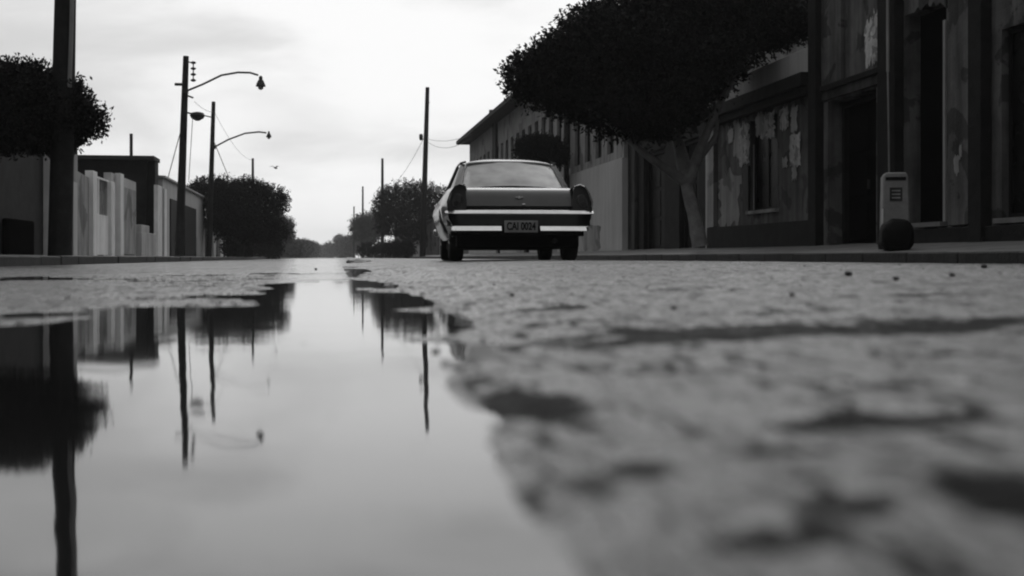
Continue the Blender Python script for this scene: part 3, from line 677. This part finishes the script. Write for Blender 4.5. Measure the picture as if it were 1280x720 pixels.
# ------------------------------------------------------------------ poles, lamps, wires
def pole(px, X, ytop, r, label, lean=.035, group='utility poles along the street', n=12, name='utility_pole', arm=None, extra=None, top=None):
    Y = yx(px, X); zc = depth(px, X); H = (hz(px, ytop, X) if top is None else top)-.12
    t = empty(name, (X, Y, .12), label, 'street lamp' if arm else 'pole', group)
    lx = H*lean
    MB().tube([(0,0,-.05), (lx*.35,0,H*.35), (lx*.7,.0,H*.7), (lx,0,H)], [r*1.15,r*1.05,r*.9,r*.75], n).build('pole', 'pole_wood', t, smooth=True)
    def Q(p, q): return ((p-px)*zc/F/CT, 0, EYE-.12+(HOR-q)*zc/F)
    if arm:
        pts = [Q(*a) for a in arm[0]]
        MB().tube(pts, .035, 8).build('lamp_arm', 'metal_dark', t, smooth=True)
        hx, _, hzz = Q(*arm[1]); s = arm[2]
        o = MB().lathe([(.05*s, .2*s), (.09*s, .12*s), (.09*s, .02*s), (.13*s, -.02*s), (.2*s, -.18*s), (.24*s, -.3*s), (.22*s, -.31*s)], (hx, 0, hzz), 18).build('lamp_shade', 'metal_dark', t, smooth=True)
        MB().lathe([(.04*s,-.3*s),(.13*s,-.34*s),(.12*s,-.42*s),(.04*s,-.47*s)], (hx,0,hzz), 14).build('lamp_bulb', 'plaster_light', o, smooth=True)
        MB().box(lx*arm[0][0][1]*0-.16+pts[0][0], pts[0][0]+.02, -.14, .14, pts[0][2]-.1, pts[0][2]+.06).build('bracket', 'metal_dark', t)
    if extra: extra(t, Q)
    return t
pn = pole(75, -4.0, -60, .16, 'very thick dark utility pole rising out of frame at the left edge', lean=.02, top=8.5)
zc_ = depth(75, -4.0)
MB().tube([(.16,-.12,.0+2.6), (.19,-.12,3.4), (.24,-.12,5.5), (.27,-.12,8.0)], .035, 8).build('conduit', 'plaster_mid', pn, smooth=True)
MB().tube([(.2,-.1,3.2), (.22,-.1,8.2)], .02, 8).build('cable', 'metal_dark', pn)

def ins(t, Q):
    # insulator string on a side bracket, and a transformer can
    x, _, z = Q(241, 78); o = MB(); x1, _, z1 = Q(240, 100)
    o.tube([(x,0,z1), (x,0,z)], .02, 6)
    for q in range(4): zz = z1+(z-z1)*q/3; o.lathe([(.03,-.05),(.09,-.02),(.09,.02),(.03,.05)], (x,0,zz), 10)
    o.tube([Q(233,77), Q(241,78)], .02, 6); o.tube([Q(230,118), Q(241,122)], .03, 6)
    o.build('insulator_bracket', 'metal_dark', t)
    x, _, z = Q(246, 144)
    MB().lathe([(.06,-.18),(.2,-.1),(.26,0),(.2,.09),(.08,.12)], (x,0,z), 16).tube([Q(231,140), Q(244,143)], .03, 6).tube([Q(250,143), Q(264,146)], .02, 6).build('wire_junction', 'metal_dark', t)
    MB().tube([(-.15,0,z+2.0-.95),(.15,0,z+2.0-.95)],.05,6).build('crossbar', 'metal_dark', t)
pole(224, -4.8, 70, .13, 'tall lamp-post with curved arm and bell-shaped lamp, nearer of the two on the left', lean=.033, name='street_lamp', group='street lamps on the left pavement',
     arm=([(234,113),(252,105),(275,93),(295,89),(310,89),(320,92)], (323,98), .72), extra=ins)
pole(261, -4.8, 127, .11, 'second lamp-post with a long rising arm, above the broad clipped tree', lean=.03, name='street_lamp', group='street lamps on the left pavement',
     arm=([(269,183),(285,174),(305,166),(322,164),(331,165)], (334,166), .5))
pole(316, -4.8, 198, .11, 'third post on the left, bare, its top poking over the broad clipped tree', lean=.0)
bx_, by_ = xy(344, 62); bz_ = EYE+(HOR-210)*62/F
bird = MB().tube([(-.16,0,0),(-.08,0,.01),(.04,0,0),(.12,0,.01),(.17,0,0)], [.005,.03,.045,.03,.006], 8)
bird.add([(-.05,0,.02),(.07,0,.02),(.05,.12,.09),(-.04,.12,.10),(-.10,.34,.05)], [(0,1,2,3),(3,2,4)]).add([(-.05,0,.02),(.07,0,.02),(.05,-.12,.09),(-.04,-.12,.10),(-.10,-.34,.05)], [(0,3,2,1),(3,4,2)])
bo = bird.build('bird', 'metal_dark'); bo.location = (bx_, by_, bz_); bo.rotation_euler = (0, R(8), R(55)); tag(bo, 'small bird in flight against the sky right of the third post', 'bird')
def cb(t, Q):
    MB().lathe([(.1,-.25),(.14,-.1),(.14,.15),(.08,.2)], (Q(529,171)[0]-.15,0,Q(529,171)[2]), 10).tube([Q(533,128), Q(537,128)], .04, 6).build('insulator_bracket', 'metal_dark', t)
pole(528, 7.1, 109, .19, 'tall bare utility pole just left of the car', lean=.03, extra=cb)
pole(478, 7.1, 198, .19, 'second bare pole, rising from the dense clipped tree', lean=0)
pole(453.5, 7.1, 233, .19, 'thin far pole above the square-cut tree', lean=0)
pole(442.5, 7.1, 258, .19, 'shortest farthest pole left of the square-cut tree', lean=0)
def wire(p0, p1, label, sag=.3, r=.008, name='overhead_wire', group='overhead wires'):
    a, c = Vector(p0), Vector(p1); pts = [a.lerp(c, i/16) - Vector((0,0,sag*4*(i/16)*(1-i/16))) for i in range(17)]
    return tag(MB().tube(pts, r, 5).build(name, 'metal_dark'), label, 'wire', group)
def at(px, py, zc): x, y = xy(px, zc); return (x, y, EYE+(HOR-py)*zc/F)
z1, z2, z3 = depth(224,-4.8), depth(261,-4.8), depth(316,-4.8); zr = depth(528, 7.1); zr2 = depth(478, 7.1); zr3 = depth(453.5,7.1)
wire(at(243,127,z1), at(268,140,z2), 'short wire between the first and second lamp-posts', .1)
wire(at(268,140,z2), at(316,200,z3), 'wire from the second lamp-post down to the third', .5)
wire(at(231,145,z1), at(210,222,z1), 'slanting stay wire left of the first lamp-post', .0, .016, 'stay_wire')
wire(at(268,178,z2), at(286,222,z2+2), 'slanting stay wire right of the second lamp-post', .0, .016, 'stay_wire')
wire(at(241,145,z1), at(236,225,z1+4), 'loose cable hanging beside the first lamp-post', .0, .012)
wire(at(530,172,zr), at(478,238,zr2), 'wire from the tall pole left down to the second pole', .9, .016)
wire(at(533,173,zr), at(590,168,62), 'upper wire from the tall pole to the two-storey building', .25, .012)
wire(at(533,176,zr), at(590,172,62), 'lower wire from the tall pole to the two-storey building', .5, .012)
wire(at(735,27,34), at(775,-12,26), 'thin wire crossing the sky above the big tree crown', .0, .010)

# ------------------------------------------------------------------ litter bin and what stands by it
def litter_bin():
    X0 = 7.3; px = 1118; zc = depth(px, X0); Y0 = yx(px, X0); zb = slope_r(X0)
    t = empty('litter_bin', (X0, Y0, zb), 'upright pale litter bin with a dark slot and faded square sign on the right pavement', 'litter bin', rz=-R(18))
    b = MB().prism([(-.17,.22),(-.155,.93),(-.12,.985),(.13,.985),(.155,.93),(.175,.22)], 'y', -.14, .16).build('body', 'bin', t, bevel=.02, seg=3)
    MB().box(-.125, .125, -.150, -.1425, .885, .925).build('slot', 'under', t)
    s = MB().box(-.075, .08, -.148, -.1425, .62, .79).build('sign_panel', 'plaster_dark', t)
    sg = MB()
    for q in range(3): sg.box(-.05, .055, -.1515, -.1485, .65+.045*q, .668+.045*q)
    sg.build('faded_print', 'plaster_mid', s)
    MB().box(-.175, -.155, -.16, -.143, .16, .52).build('edge_strip', 'white_paint', t)
    MB().lathe([(.2,0),(.21,.08),(.17,.18),(.15,.215)], (.0,.01,0), 20).build('foot', 'stone_dark', t, smooth=True, angle=50)
    bm = bmesh.new(); bmesh.ops.create_icosphere(bm, subdivisions=5, radius=1)
    pw = lambda a, e: math.copysign(abs(a)**e, a)
    for v in bm.verts:
        p = v.co.copy(); s_ = 1+.05*nz(p.x*2, p.y*2, p.z*2)+.035*abs(nz(p.x*5, p.y*5, p.z*2.5))+.012*nz(p.x*14, p.y*14, p.z*8)
        v.co = Vector((pw(p.x, .62)*.205*s_*(1-.18*max(0, p.z)), pw(p.y, .62)*.17*s_*(1-.15*max(0, p.z)), .205+pw(p.z, .6)*.205*s_))
    me = bpy.data.meshes.new('black_sack'); bm.to_mesh(me); bm.free()
    for p in me.polygons: p.use_smooth = True
    me.materials.append(M['black_bag']); o = bpy.data.objects.new('black_sack', me); COL.objects.link(o)
    ox, oy = xy(1121, zc-.36); o.location = (ox, oy, slope_r(ox)-.02); o.rotation_euler = (0, 0, -R(15)); tag(o, 'squat black sack with rounded shoulders standing against the foot of the litter bin', 'sack')
litter_bin()
# stones on the road
SP = [(912,332,.035,.065),(545,440,.012,.0),(1060,345,.03,.05),(868,336,.03,.064),(1120,352,.02,.045),(742,327,.02,.065),(842,381,.012,.03),(990,360,.014,.045),(1190,346,.02,.05),(640,352,.015,.05),(1230,340,.03,.05),(700,341,.02,.06),(395,337,.03,.005),(322,596,.0016,.0)]
sl = []
for i, (px, py, r, z) in enumerate(SP):
    zc = F*(EYE-z)/(py-HOR) if z < .06 else 15+3*random.random()
    if zc > 25 or i == 13: continue
    x, y = xy(px, zc); zz = ground_h(x, y)[0]
    bm = bmesh.new(); bmesh.ops.create_icosphere(bm, subdivisions=2, radius=r*.4)
    for v in bm.verts:
        v.co *= 1+.3*nz(v.co.x*40+i, v.co.y*40, v.co.z*40); v.co.z *= .6
    me = bpy.data.meshes.new('stone'); bm.to_mesh(me); bm.free()
    me.materials.append(M['stone']); o = bpy.data.objects.new('stone', me); COL.objects.link(o); o.location = (x, y, zz+r*.25)
    tag(o, 'small dark stone lying loose on the wet road', 'stone', 'loose stones on the road')
stone_src = o
for i in range(90):
    px, py = random.uniform(520, 1275), 334+90*random.random()**1.7; zc = F*.055/(py-HOR); x, y = xy(px, zc)
    for _ in range(4): zc = F*(EYE-ground_h(x, y)[0])/(py-HOR); x, y = xy(px, min(zc, 14))
    c = stone_src.copy(); COL.objects.link(c); q = random.uniform(.12, .4)*(.35 if y < 2.5 else 1); c.scale = (q*1.3, q, q*.8); c.rotation_euler = (0, 0, random.random()*6)
    c.location = (x, y, ground_h(x, y)[0]+.001)
x, y = xy(448, 24); z = ground_h(x, y)[0]
bm = bmesh.new(); bmesh.ops.create_icosphere(bm, subdivisions=3, radius=1)
for v in bm.verts:
    s_ = 1+.5*nz(v.co.x*3, v.co.y*3, v.co.z*3+4); v.co = Vector((v.co.x*.22*s_, v.co.y*.12*s_, max(0, v.co.z*.07*s_)))
me = bpy.data.meshes.new('crumpled_paper'); bm.to_mesh(me); bm.free(); me.materials.append(M['paper'])
o = bpy.data.objects.new('crumpled_paper', me); COL.objects.link(o); o.location = (x, y, z-.005); tag(o, 'pale crumpled litter on the road far left of the car', 'litter')

for i, (px, py) in enumerate(((322,598),(197,452),(342,458),(236,505),(415,520),(150,610),(470,640),(300,545),(520,560),(380,430),(60,600),(250,680))):
    zc = F*EYE/(py-HOR); x, y = xy(px, zc); q = .0011*zc**.8*2.2
    lf = MB().add([(-1,0,.12),(-.4,-.45,.1),(.5,-.4,.14),(1.1,0,.3),(.5,.42,.12),(-.4,.45,.16),(0,0,.02)], [(0,1,6),(1,2,6),(2,3,6),(3,4,6),(4,5,6),(5,0,6)]).build('fallen_leaf', 'wood_dark')
    lf.scale = (q, q, q); lf.location = (x, y, .0006); lf.rotation_euler = (0, 0, i*1.7); tag(lf, 'tiny dark leaf afloat on the puddle', 'leaf', 'leaves floating on the puddle')
# ------------------------------------------------------------------ the car (local frame: x right, y forward, rear bumper near y = 0)
def car():
    C0 = (2.485, 16.0); zg = .058
    t = empty('parked_car', (C0[0], C0[1], zg), 'dark 1960s saloon seen from behind, with chrome bumpers and misted rear window, in the road', 'car', rz=-R(3.0)); t.scale = (1.09, 1.0, 1.065)
    LEN = 4.7; RW, FW = 1.02, 3.72; WR = .33
    # stations along the car: half width at widest, shoulder z, deck z
    def halfw(y):
        w = .90
        if y < .9: w = .90-.055*(1-y/.9)**1.5
        if y > 3.6: w = .90-.08*((y-3.6)/1.1)**2
        return w
    def shoulder(y): return .905 - .02*abs(y-1.2)*.5 if y > 1.2 else .905-.0*(1.2-y)
    def deck(y):
        if y < 1.35: return .90 - .035*(1-y/1.35)
        if y < 3.25: return .93
        return .92-.06*((y-3.25)/1.45)
    def sill(y):
        z = .27 if y > .75 else .27+.10*(1-y/.75)
        for wy in (RW, FW):
            d = abs(y-wy)
            if d < .41: z = max(z, .18+math.sqrt(max(0,.41**2-d*d))*1.05)
        if y > 4.3: z += (y-4.3)*.3
        return z
    ys = [0,.04,.12,.2,.3,.4,.5,.6] + [.61+.04*i for i in range(21)] + [1.5,1.8,2.1,2.5,2.9,3.2] + [3.31+.04*i for i in range(21)] + [4.2,4.35,4.5,4.62,4.7]
    V = []; Fa = []; NP = 0
    for y in ys:
        w = halfw(y); sh = shoulder(y); dk = deck(y); s = sill(y)
        yi = max(y, .40)           # inner points set back so that the fender ends stand proud
        low = max(s, .30)
        half = [(w-.13, s, y), (w-.07, s+(.45-s)*.5 if s < .45 else s+.01, y), (w-.015, max(.50, s+.02), y), (w, max(.62, s+.04), y), (w-.01, .70, y), (w-.045, .80, y), (w-.09, sh-.025, y), (w-.14, sh+.004, y), (w-.20, sh+.002, y),
                (w-.255, dk-.035, yi), (w-.34, dk-.018, yi), (w-.5, dk+.002, yi), (.18, dk+.012, yi), (0, dk+.014, yi)]
        full = [(-x, yy, z) for (x, z, yy) in half] + [(x, yy, z) for (x, z, yy) in half[-2::-1]]
        NP = len(full); V += full
    for i in range(len(ys)-1):
        for k in range(NP-1): Fa.append((i*NP+k, i*NP+k+1, (i+1)*NP+k+1, (i+1)*NP+k))
    # front closure
    Fa.append(tuple((len(ys)-1)*NP+k for k in range(NP)))
    body = MB().add(V, Fa).build('body', 'paint', t, smooth=True, angle=38)
    # rear face: quarter pieces behind each lamp and the recessed boot face
    for sgn in (-1, 1):
        # fender end: hooded recess closed by a dark panel
        pr = [(.625,.60),(.835,.60),(.842,.70),(.81,.80),(.755,.88),(.70,.902),(.64,.875),(.615,.70)]
        f = MB().prism([(sgn*a, b) for a, b in pr], 'y', .055, .10).build('lamp_recess', 'paint', t)
        ls = []
        for k in range(18):
            a = 2*math.pi*k/18; ls.append((sgn*(.738+.066*math.cos(a)-.014*math.sin(a)), .715+.085*math.sin(a)))
        lamp = MB().prism(ls, 'y', .028, .054).build('tail_lamp', 'lamp', t, bevel=.008)
        ls2 = [(sgn*(.74+.03*math.cos(2*math.pi*k/14)), .69+.03*math.sin(2*math.pi*k/14)) for k in range(14)]
        MB().prism(ls2, 'y', .016, .0275).build('reflector', 'plaster_dark', lamp, bevel=.004)
        # edge over the fender end: chrome on the right, body colour on the left
        MB().tube([(sgn*.842,.0,.64),(sgn*.845,.0,.70),(sgn*.812,-.005,.80),(sgn*.76,-.01,.88),(sgn*.70,-.01,.907),(sgn*.64,.0,.885),(sgn*.625,.02,.84)], .009, 6).build('lamp_surround', 'chrome' if sgn > 0 else 'paint', t, smooth=True)
    # boot lid rear face, with crease
    MB().prism([(.165,.43),(.165,.57),(.135,.62),(.105,.655),(.125,.69),(.150,.76),(.19,.805),(.25,.852),(.33,.880),(.45,.893),(.50,.893),(.50,.43)], 'x', -.625, .625).build('boot_face', 'paint', t, smooth=True, bevel=.004, angle=50)
    # panel between the bumpers and the lower valance with rounded corners in plan
    def bar(z0, z1, xw, y0, bulge, m, name, th=.04, x0=None, wrap=.10, bev=.01, parent=t):
        xs = np.linspace(-xw if x0 is None else x0, xw, 25); pts = []
        fr = []; bk = []
        for x in xs:
            yy = y0 + bulge*(abs(x)/.9)**2 + (wrap*sm(.80*abs(xw), abs(xw), abs(x)) if abs(xw) > .6 else 0)
            fr.append((x, yy)); bk.append((x, yy+th))
        return MB().prism(fr+bk[::-1], 'z', z0, z1).build(name, m, parent, smooth=True, bevel=bev, angle=50)
    bar(.42, .56, .845, .02, .05, 'paint', 'rear_panel', .12, wrap=.10)
    bar(.30, .36, .79, .08, .05, 'under', 'valance', .2, wrap=.2)
    def chrome_bar(x0, x1, zz, hh, y0, name, wrap):
        xs = np.linspace(x0, x1, 31); V = []; Fa = []; ax = max(abs(x0), abs(x1))
        kq = {.048: .68, .062: .76}[hh]; prof = [(a*kq, b_) for a, b_ in [(.01,-.5),(-.022,-.45),(-.030,-.36),(.030,.42),(.035,.5),(.06,.5),(.06,-.5)]]
        for x in xs:
            yy = y0+.05*(abs(x)/.9)**2+wrap*sm(.94*ax, ax, abs(x)); k_ = 1-.5*sm(.97*ax, ax, abs(x))
            V += [(x, yy+a, zz+b_*hh*k_) for a, b_ in prof]
        n_ = len(prof)
        for i in range(len(xs)-1):
            for k in range(n_): Fa.append((i*n_+k, i*n_+(k+1)%n_, (i+1)*n_+(k+1)%n_, (i+1)*n_+k))
        Fa += [tuple(range(n_)), tuple((len(xs)-1)*n_+k for k in range(n_))]
        return MB().add(V, Fa).build(name, 'chrome', t, smooth=True, angle=50)
    chrome_bar(-.87, .862, .578, .048, -.062, 'upper_bumper_trim', .025)
    for sgn in (-1, 1):
        chrome_bar(min(sgn*.225, sgn*.80), max(sgn*.225, sgn*.80),   .380, .062, -.105, 'bumper_bar', .03)
    pl = MB().box(-.195, .195, -.125, -.113, .335, .475).build('number_plate', 'plate', t, bevel=.006)
    cu = bpy.data.curves.new('plate_text', 'FONT'); cu.body = 'CAI 0024'; cu.size = .108; cu.align_x = 'CENTER'; cu.align_y = 'CENTER'; cu.extrude = .002; cu.offset = .003
    tx = bpy.data.objects.new('plate_characters', cu); COL.objects.link(tx); tx.scale = (.80, 1.15, 1)
    tx.location = (0, -.1285, .405); tx.rotation_euler = (R(90), 0, 0)
    bpy.context.view_layer.update()
    me = bpy.data.meshes.new_from_object(tx); me.transform(tx.matrix_world); bpy.data.objects.remove(tx)
    o = bpy.data.objects.new('plate_characters', me); COL.objects.link(o); me.materials.clear(); me.materials.append(M['ink']); o.parent = pl
    MB().box(-.045, .045, .130, .150, .755, .77).box(-.012, .012, .128, .15, .745, .78).build('emblem', 'chrome', t)
    MB().box(-.01+.04, .07, .09, .108, .665, .683).build('boot_lock', 'chrome', t, bevel=.004)
    # --- greenhouse: pillars/roof shell as lofted ring, glass set in the openings
    # base outline at z .90, roof outline at z ~1.26
    zr0, zr1 = .905, 1.265
    br = (-.0, 1.10); # rear glass bottom y
    B = {'rb': (.635, 1.02), 'rt': (.55, 1.72), 'ft': (.56, 2.72), 'fb': (.67, 3.22)}
    def pt(key, sx): 
        w, y = B[key]; z = zr0 if key[1] == 'b' else zr1; return Vector((sx*w, y, z))
    sb = .755                               # side glass base half width
    # roof
    V = []; Fa = []; nxr = 13; yr = [1.60, 1.68, 1.78, 2.0, 2.25, 2.5, 2.66, 2.76]
    for j, y in enumerate(yr):
        u = (y-1.60)/1.16; wv = .60; rise = .085*math.sin(math.pi*min(1, max(0, .12+.76*u)))
        drop = {0: -.028, 1: -.006, len(yr)-1: -.03, len(yr)-2: -.01}.get(j, 0)
        for i in range(nxr):
            s = -1+2*i/(nxr-1); V.append((wv*s, y, zr1+.006+rise*(1-abs(s)**3.2)+drop*(1 if True else 0)-(.02 if abs(s) == 1 else 0)))
    for j in range(len(yr)-1):
        for i in range(nxr-1): Fa.append((j*nxr+i, j*nxr+i+1, (j+1)*nxr+i+1, (j+1)*nxr+i))
    rf = MB().add(V, Fa).build('roof', 'paint', t, smooth=True, angle=60)
    sol = rf.modifiers.new('solid', 'SOLIDIFY'); sol.thickness = .035; sol.offset = -1
    # pillars: C (broad), A (slim), B
    for sgn in (-1, 1):
        def q(x, y, z): return (sgn*x, y, z)
        C1 = [q(.655,1.0,.885), q(.745,1.16,.89), q(.76,1.55,.895), q(.60,1.93,1.262), q(.595,1.66,1.262), q(.545,1.62,1.262)]
        mb = MB(); n = len(C1); inn = [tuple(Vector(p)+Vector((-sgn*.04, .05, -.01))) for p in C1]
        mb.add(C1+inn, [tuple(range(n)), tuple(range(2*n-1, n-1, -1))]+[(i, (i+1)%n, n+(i+1)%n, n+i) for i in range(n)])
        mb.build('rear_pillar', 'paint', t, smooth=True, bevel=.012, angle=50)
        MB().tube([q(.70,3.26,.90), q(.585,2.74,1.262)], .026, 8).build('front_pillar', 'paint', t, smooth=True)
        MB().tube([q(.765,2.32,.90), q(.61,2.28,1.262)], .024, 8).build('middle_pillar', 'paint', t, smooth=True)
        MB().add([q(.75,1.60,.90), q(.75,3.2,.90), q(.59,2.72,1.258), q(.59,1.97,1.258)], [(0,1,2,3)]).build('side_window', 'side_glass', t)
        MB().tube([q(.545,1.62,1.285), q(.605,1.66,1.272), q(.612,2.2,1.28), q(.60,2.74,1.268)], .014, 6).build('drip_rail', 'paint', t, smooth=True)
        MB().tube([q(.768,1.3,.905), q(.775,2.2,.91), q(.765,3.2,.905)], .010, 6).build('belt_trim', 'paint', t, smooth=True)
    def pane(name, p, m, n=9, bow=.05):      # curved pane from four corners (bl, br, tr, tl)
        bl, br_, tr, tl = [Vector(a) for a in p]; V = []; Fa = []
        for j in range(5):
            for i in range(n):
                s = i/(n-1); a = bl.lerp(br_, s); c = tl.lerp(tr, s); w_ = a.lerp(c, j/4)
                nrm = (br_-bl).cross(tl-bl).normalized(); V.append(w_ + nrm*bow*(1-(2*s-1)**2))
        for j in range(4):
            for i in range(n-1): Fa.append((j*n+i, j*n+i+1, (j+1)*n+i+1, (j+1)*n+i))
        return MB().add(V, Fa).build(name, m, t, smooth=True)
    rw = pane('rear_window', [(-.625,1.0,.90),(.625,1.0,.90),(.545,1.625,1.238),(-.545,1.625,1.238)], 'car_glass')
    MB().tube([(-.635,1.0,.905),(-.3,.955,.91),(0,.945,.912),(.3,.955,.91),(.635,1.0,.905),(.60,1.3,1.075),(.555,1.62,1.245),(.3,1.60,1.262),(0,1.595,1.266),(-.3,1.60,1.262),(-.555,1.62,1.245),(-.60,1.3,1.075),(-.635,1.0,.905)], .011, 6).build('window_seal', 'paint', rw, smooth=True)
    pane('windscreen', [(.68,3.24,.905),(-.68,3.24,.905),(-.565,2.74,1.25),(.565,2.74,1.25)], 'side_glass')
    # cabin: seats and wheel seen through the glass
    MB().box(-.62,.62,1.45,1.62,.5,.93).box(-.62,.62,1.63,2.0,.45,.6).build('rear_seat', 'trim', t, bevel=.05)
    for sgn in (-1, 1): MB().box(sgn*.35-.27,sgn*.35+.27,2.45,2.58,.5,.98).box(sgn*.35-.27,sgn*.35+.27,2.59,3.0,.45,.6).build('front_seat', 'trim', t, bevel=.05)
    MB().box(-.55,.55,1.12,1.44,.885,.9).build('parcel_shelf', 'trim', t)
    # underbody (blocks the daylight beneath)
    MB().box(-.72,.72,.22,4.5,.15,.5).build('underbody', 'under', t, bevel=.03)
    MB().box(-.55,.55,.22,.75,.17,.30).build('fuel_tank', 'under', t, bevel=.04)
    MB().tube([(-.66,RW,.33),(.66,RW,.33)], .05, 10).lathe([(.03,-.14),(.12,-.08),(.14,0),(.12,.08),(.03,.14)], (0,RW,.32), 14, 'x').build('rear_axle', 'under', t, smooth=True)
    MB().tube([(.42,.05,.24),(.42,.8,.24),(.3,1.5,.22),(.3,3.0,.2)], .028, 8).build('exhaust_pipe', 'metal_dark', t, smooth=True)
    for wy in (RW, FW):
        for sgn in (-1, 1):
            cx = sgn*.70
            ty = MB().lathe([(.20,-.08),(.25,-.088),(WR-.03,-.085),(WR-.008,-.07),(WR,-.03),(WR,.03),(WR-.008,.07),(WR-.03,.085),(.25,.088),(.20,.08)], (cx, wy, WR-.005), 30, 'x').build('wheel', 'rubber', t, smooth=True, angle=50)
            MB().lathe([(.195,sgn*.06),(.19,sgn*.075),(.12,sgn*.07),(.1,sgn*.09),(.03,sgn*.098)], (cx, wy, WR-.005), 24, 'x').build('hubcap', 'chrome', ty, smooth=True)
    # front end
    MB().box(-.86,.86,4.66,4.76,.36,.47).build('front_bumper', 'chrome', t, bevel=.03)
    MB().box(-.55,.55,4.69,4.715,.52,.72).build('grille', 'chrome', t, bevel=.01)
    for sgn in (-1, 1): MB().lathe([(.09,0),(.085,.02),(.04,.035)], (sgn*.68, 4.7, .64), 18, 'y').build('headlight', 'chrome', t, smooth=True)
    mi = MB().tube([(-.75,2.95,.92),(-.83,2.95,.98)], .01, 6).build('door_mirror', 'chrome', t)
    MB().lathe([(.045,0),(.05,.02),(.03,.04)], (-.85,2.95,1.0), 12, 'y').build('mirror_head', 'chrome', mi, smooth=True)
    for sgn in (-1, 1): MB().box(sgn*.90-.012, sgn*.90+.012, 2.35, 2.5, .73, .75).box(sgn*.90-.012, sgn*.90+.012, 1.75, 1.9, .73, .75).build('door_handle', 'chrome', t)
car()

# ------------------------------------------------------------------ haze
hb = MB().box(-70, 100, -6, 800, -1.2, 16).build('haze', bpy.data.materials.new('haze'), kind='stuff')
hm = hb.data.materials[0]; hm.use_nodes = True; nt = hm.node_tree
for n_ in list(nt.nodes):
    if n_.type == 'BSDF_PRINCIPLED': nt.nodes.remove(n_)
pv = nt.nodes.new('ShaderNodeVolumePrincipled'); pv.inputs['Density'].default_value = .0005; pv.inputs['Color'].default_value = (.9,.9,.9,1); pv.inputs['Anisotropy'].default_value = .3
nt.links.new(pv.outputs[0], [n_ for n_ in nt.nodes if n_.type == 'OUTPUT_MATERIAL'][0].inputs['Volume'])

# ------------------------------------------------------------------ overcast sky and a weak veiled sun ahead
SUN_EL, SUN_AZ = R(38), R(20)           # azimuth clockwise from +Y
W = bpy.data.worlds.new('World'); S.world = W; W.use_nodes = True; nt = W.node_tree; N = nt.nodes; L = nt.links
bg = N['Background']; bg.inputs['Strength'].default_value = .1
def mth(op, a, b_=None):
    q = N.new('ShaderNodeMath'); q.operation = op
    for i, v in enumerate((a, b_)):
        if v is None: continue
        if isinstance(v, (int, float)): q.inputs[i].default_value = v
        else: L.new(v, q.inputs[i])
    return q.outputs[0]
def rg(v, a, b_, c, d, smooth=False):
    q = N.new('ShaderNodeMapRange'); L.new(v, q.inputs[0])
    if smooth: q.interpolation_type = 'SMOOTHSTEP'
    for i, k in enumerate((a, b_, c, d)): q.inputs[i+1].default_value = k
    return q.outputs[0]
sky = N.new('ShaderNodeTexSky'); sky.sky_type = 'NISHITA'; sky.sun_disc = False; sky.sun_elevation = SUN_EL; sky.sun_rotation = SUN_AZ
bw = N.new('ShaderNodeRGBToBW'); L.new(sky.outputs[0], bw.inputs[0])
tc = N.new('ShaderNodeTexCoord'); sp = N.new('ShaderNodeSeparateXYZ'); L.new(tc.outputs['Generated'], sp.inputs[0])
dotn = N.new('ShaderNodeVectorMath'); dotn.operation = 'DOT_PRODUCT'; L.new(tc.outputs['Generated'], dotn.inputs[0])
dv = Vector((math.sin(R(20))*math.cos(R(10)), math.cos(R(20))*math.cos(R(10)), math.sin(R(10)))); dotn.inputs[1].default_value = dv
glow = rg(dotn.outputs['Value'], .42, .95, .8, 9.3, True)        # the bright quarter of the overcast lies down the street
mp = N.new('ShaderNodeMapping'); mp.inputs['Scale'].default_value = (1, 1, 3.2); L.new(tc.outputs['Generated'], mp.inputs[0])
c1 = N.new('ShaderNodeTexNoise'); c1.inputs['Scale'].default_value = 4.6; c1.inputs['Detail'].default_value = 5; c1.inputs['Roughness'].default_value = .5; c1.inputs['Distortion'].default_value = .4; L.new(mp.outputs[0], c1.inputs[0])
cl = rg(c1.outputs[0], .34, .64, .79, 1.06, True)
zen = rg(sp.outputs['Z'], .2, .75, 0, 4.3, True); glow = mth('ADD', glow, zen)
tot = mth('ADD', mth('MULTIPLY', glow, cl), mth('MULTIPLY', bw.outputs[0], .02))
cmb = N.new('ShaderNodeCombineXYZ')
for i in range(3): L.new(tot, cmb.inputs[i])
L.new(cmb.outputs[0], bg.inputs['Color'])
sd = bpy.data.lights.new('sun', 'SUN'); sd.energy = .4; sd.angle = R(30); sd.color = (1,1,1)
so = bpy.data.objects.new('sun', sd); COL.objects.link(so)
dirv = Vector((math.sin(SUN_AZ)*math.cos(SUN_EL), math.cos(SUN_AZ)*math.cos(SUN_EL), math.sin(SUN_EL)))
so.rotation_euler = dirv.to_track_quat('Z', 'Y').to_euler()

S.view_settings.view_transform = 'Standard'; S.view_settings.look = 'None'; S.view_settings.exposure = 0; S.view_settings.gamma = 1
S.render.engine = 'CYCLES'; S.cycles.pixel_filter_type = 'BLACKMAN_HARRIS'; S.cycles.filter_width = 2.1; S.cycles.volume_bounces = 1; S.cycles.max_bounces = 8
S.render.film_transparent = False
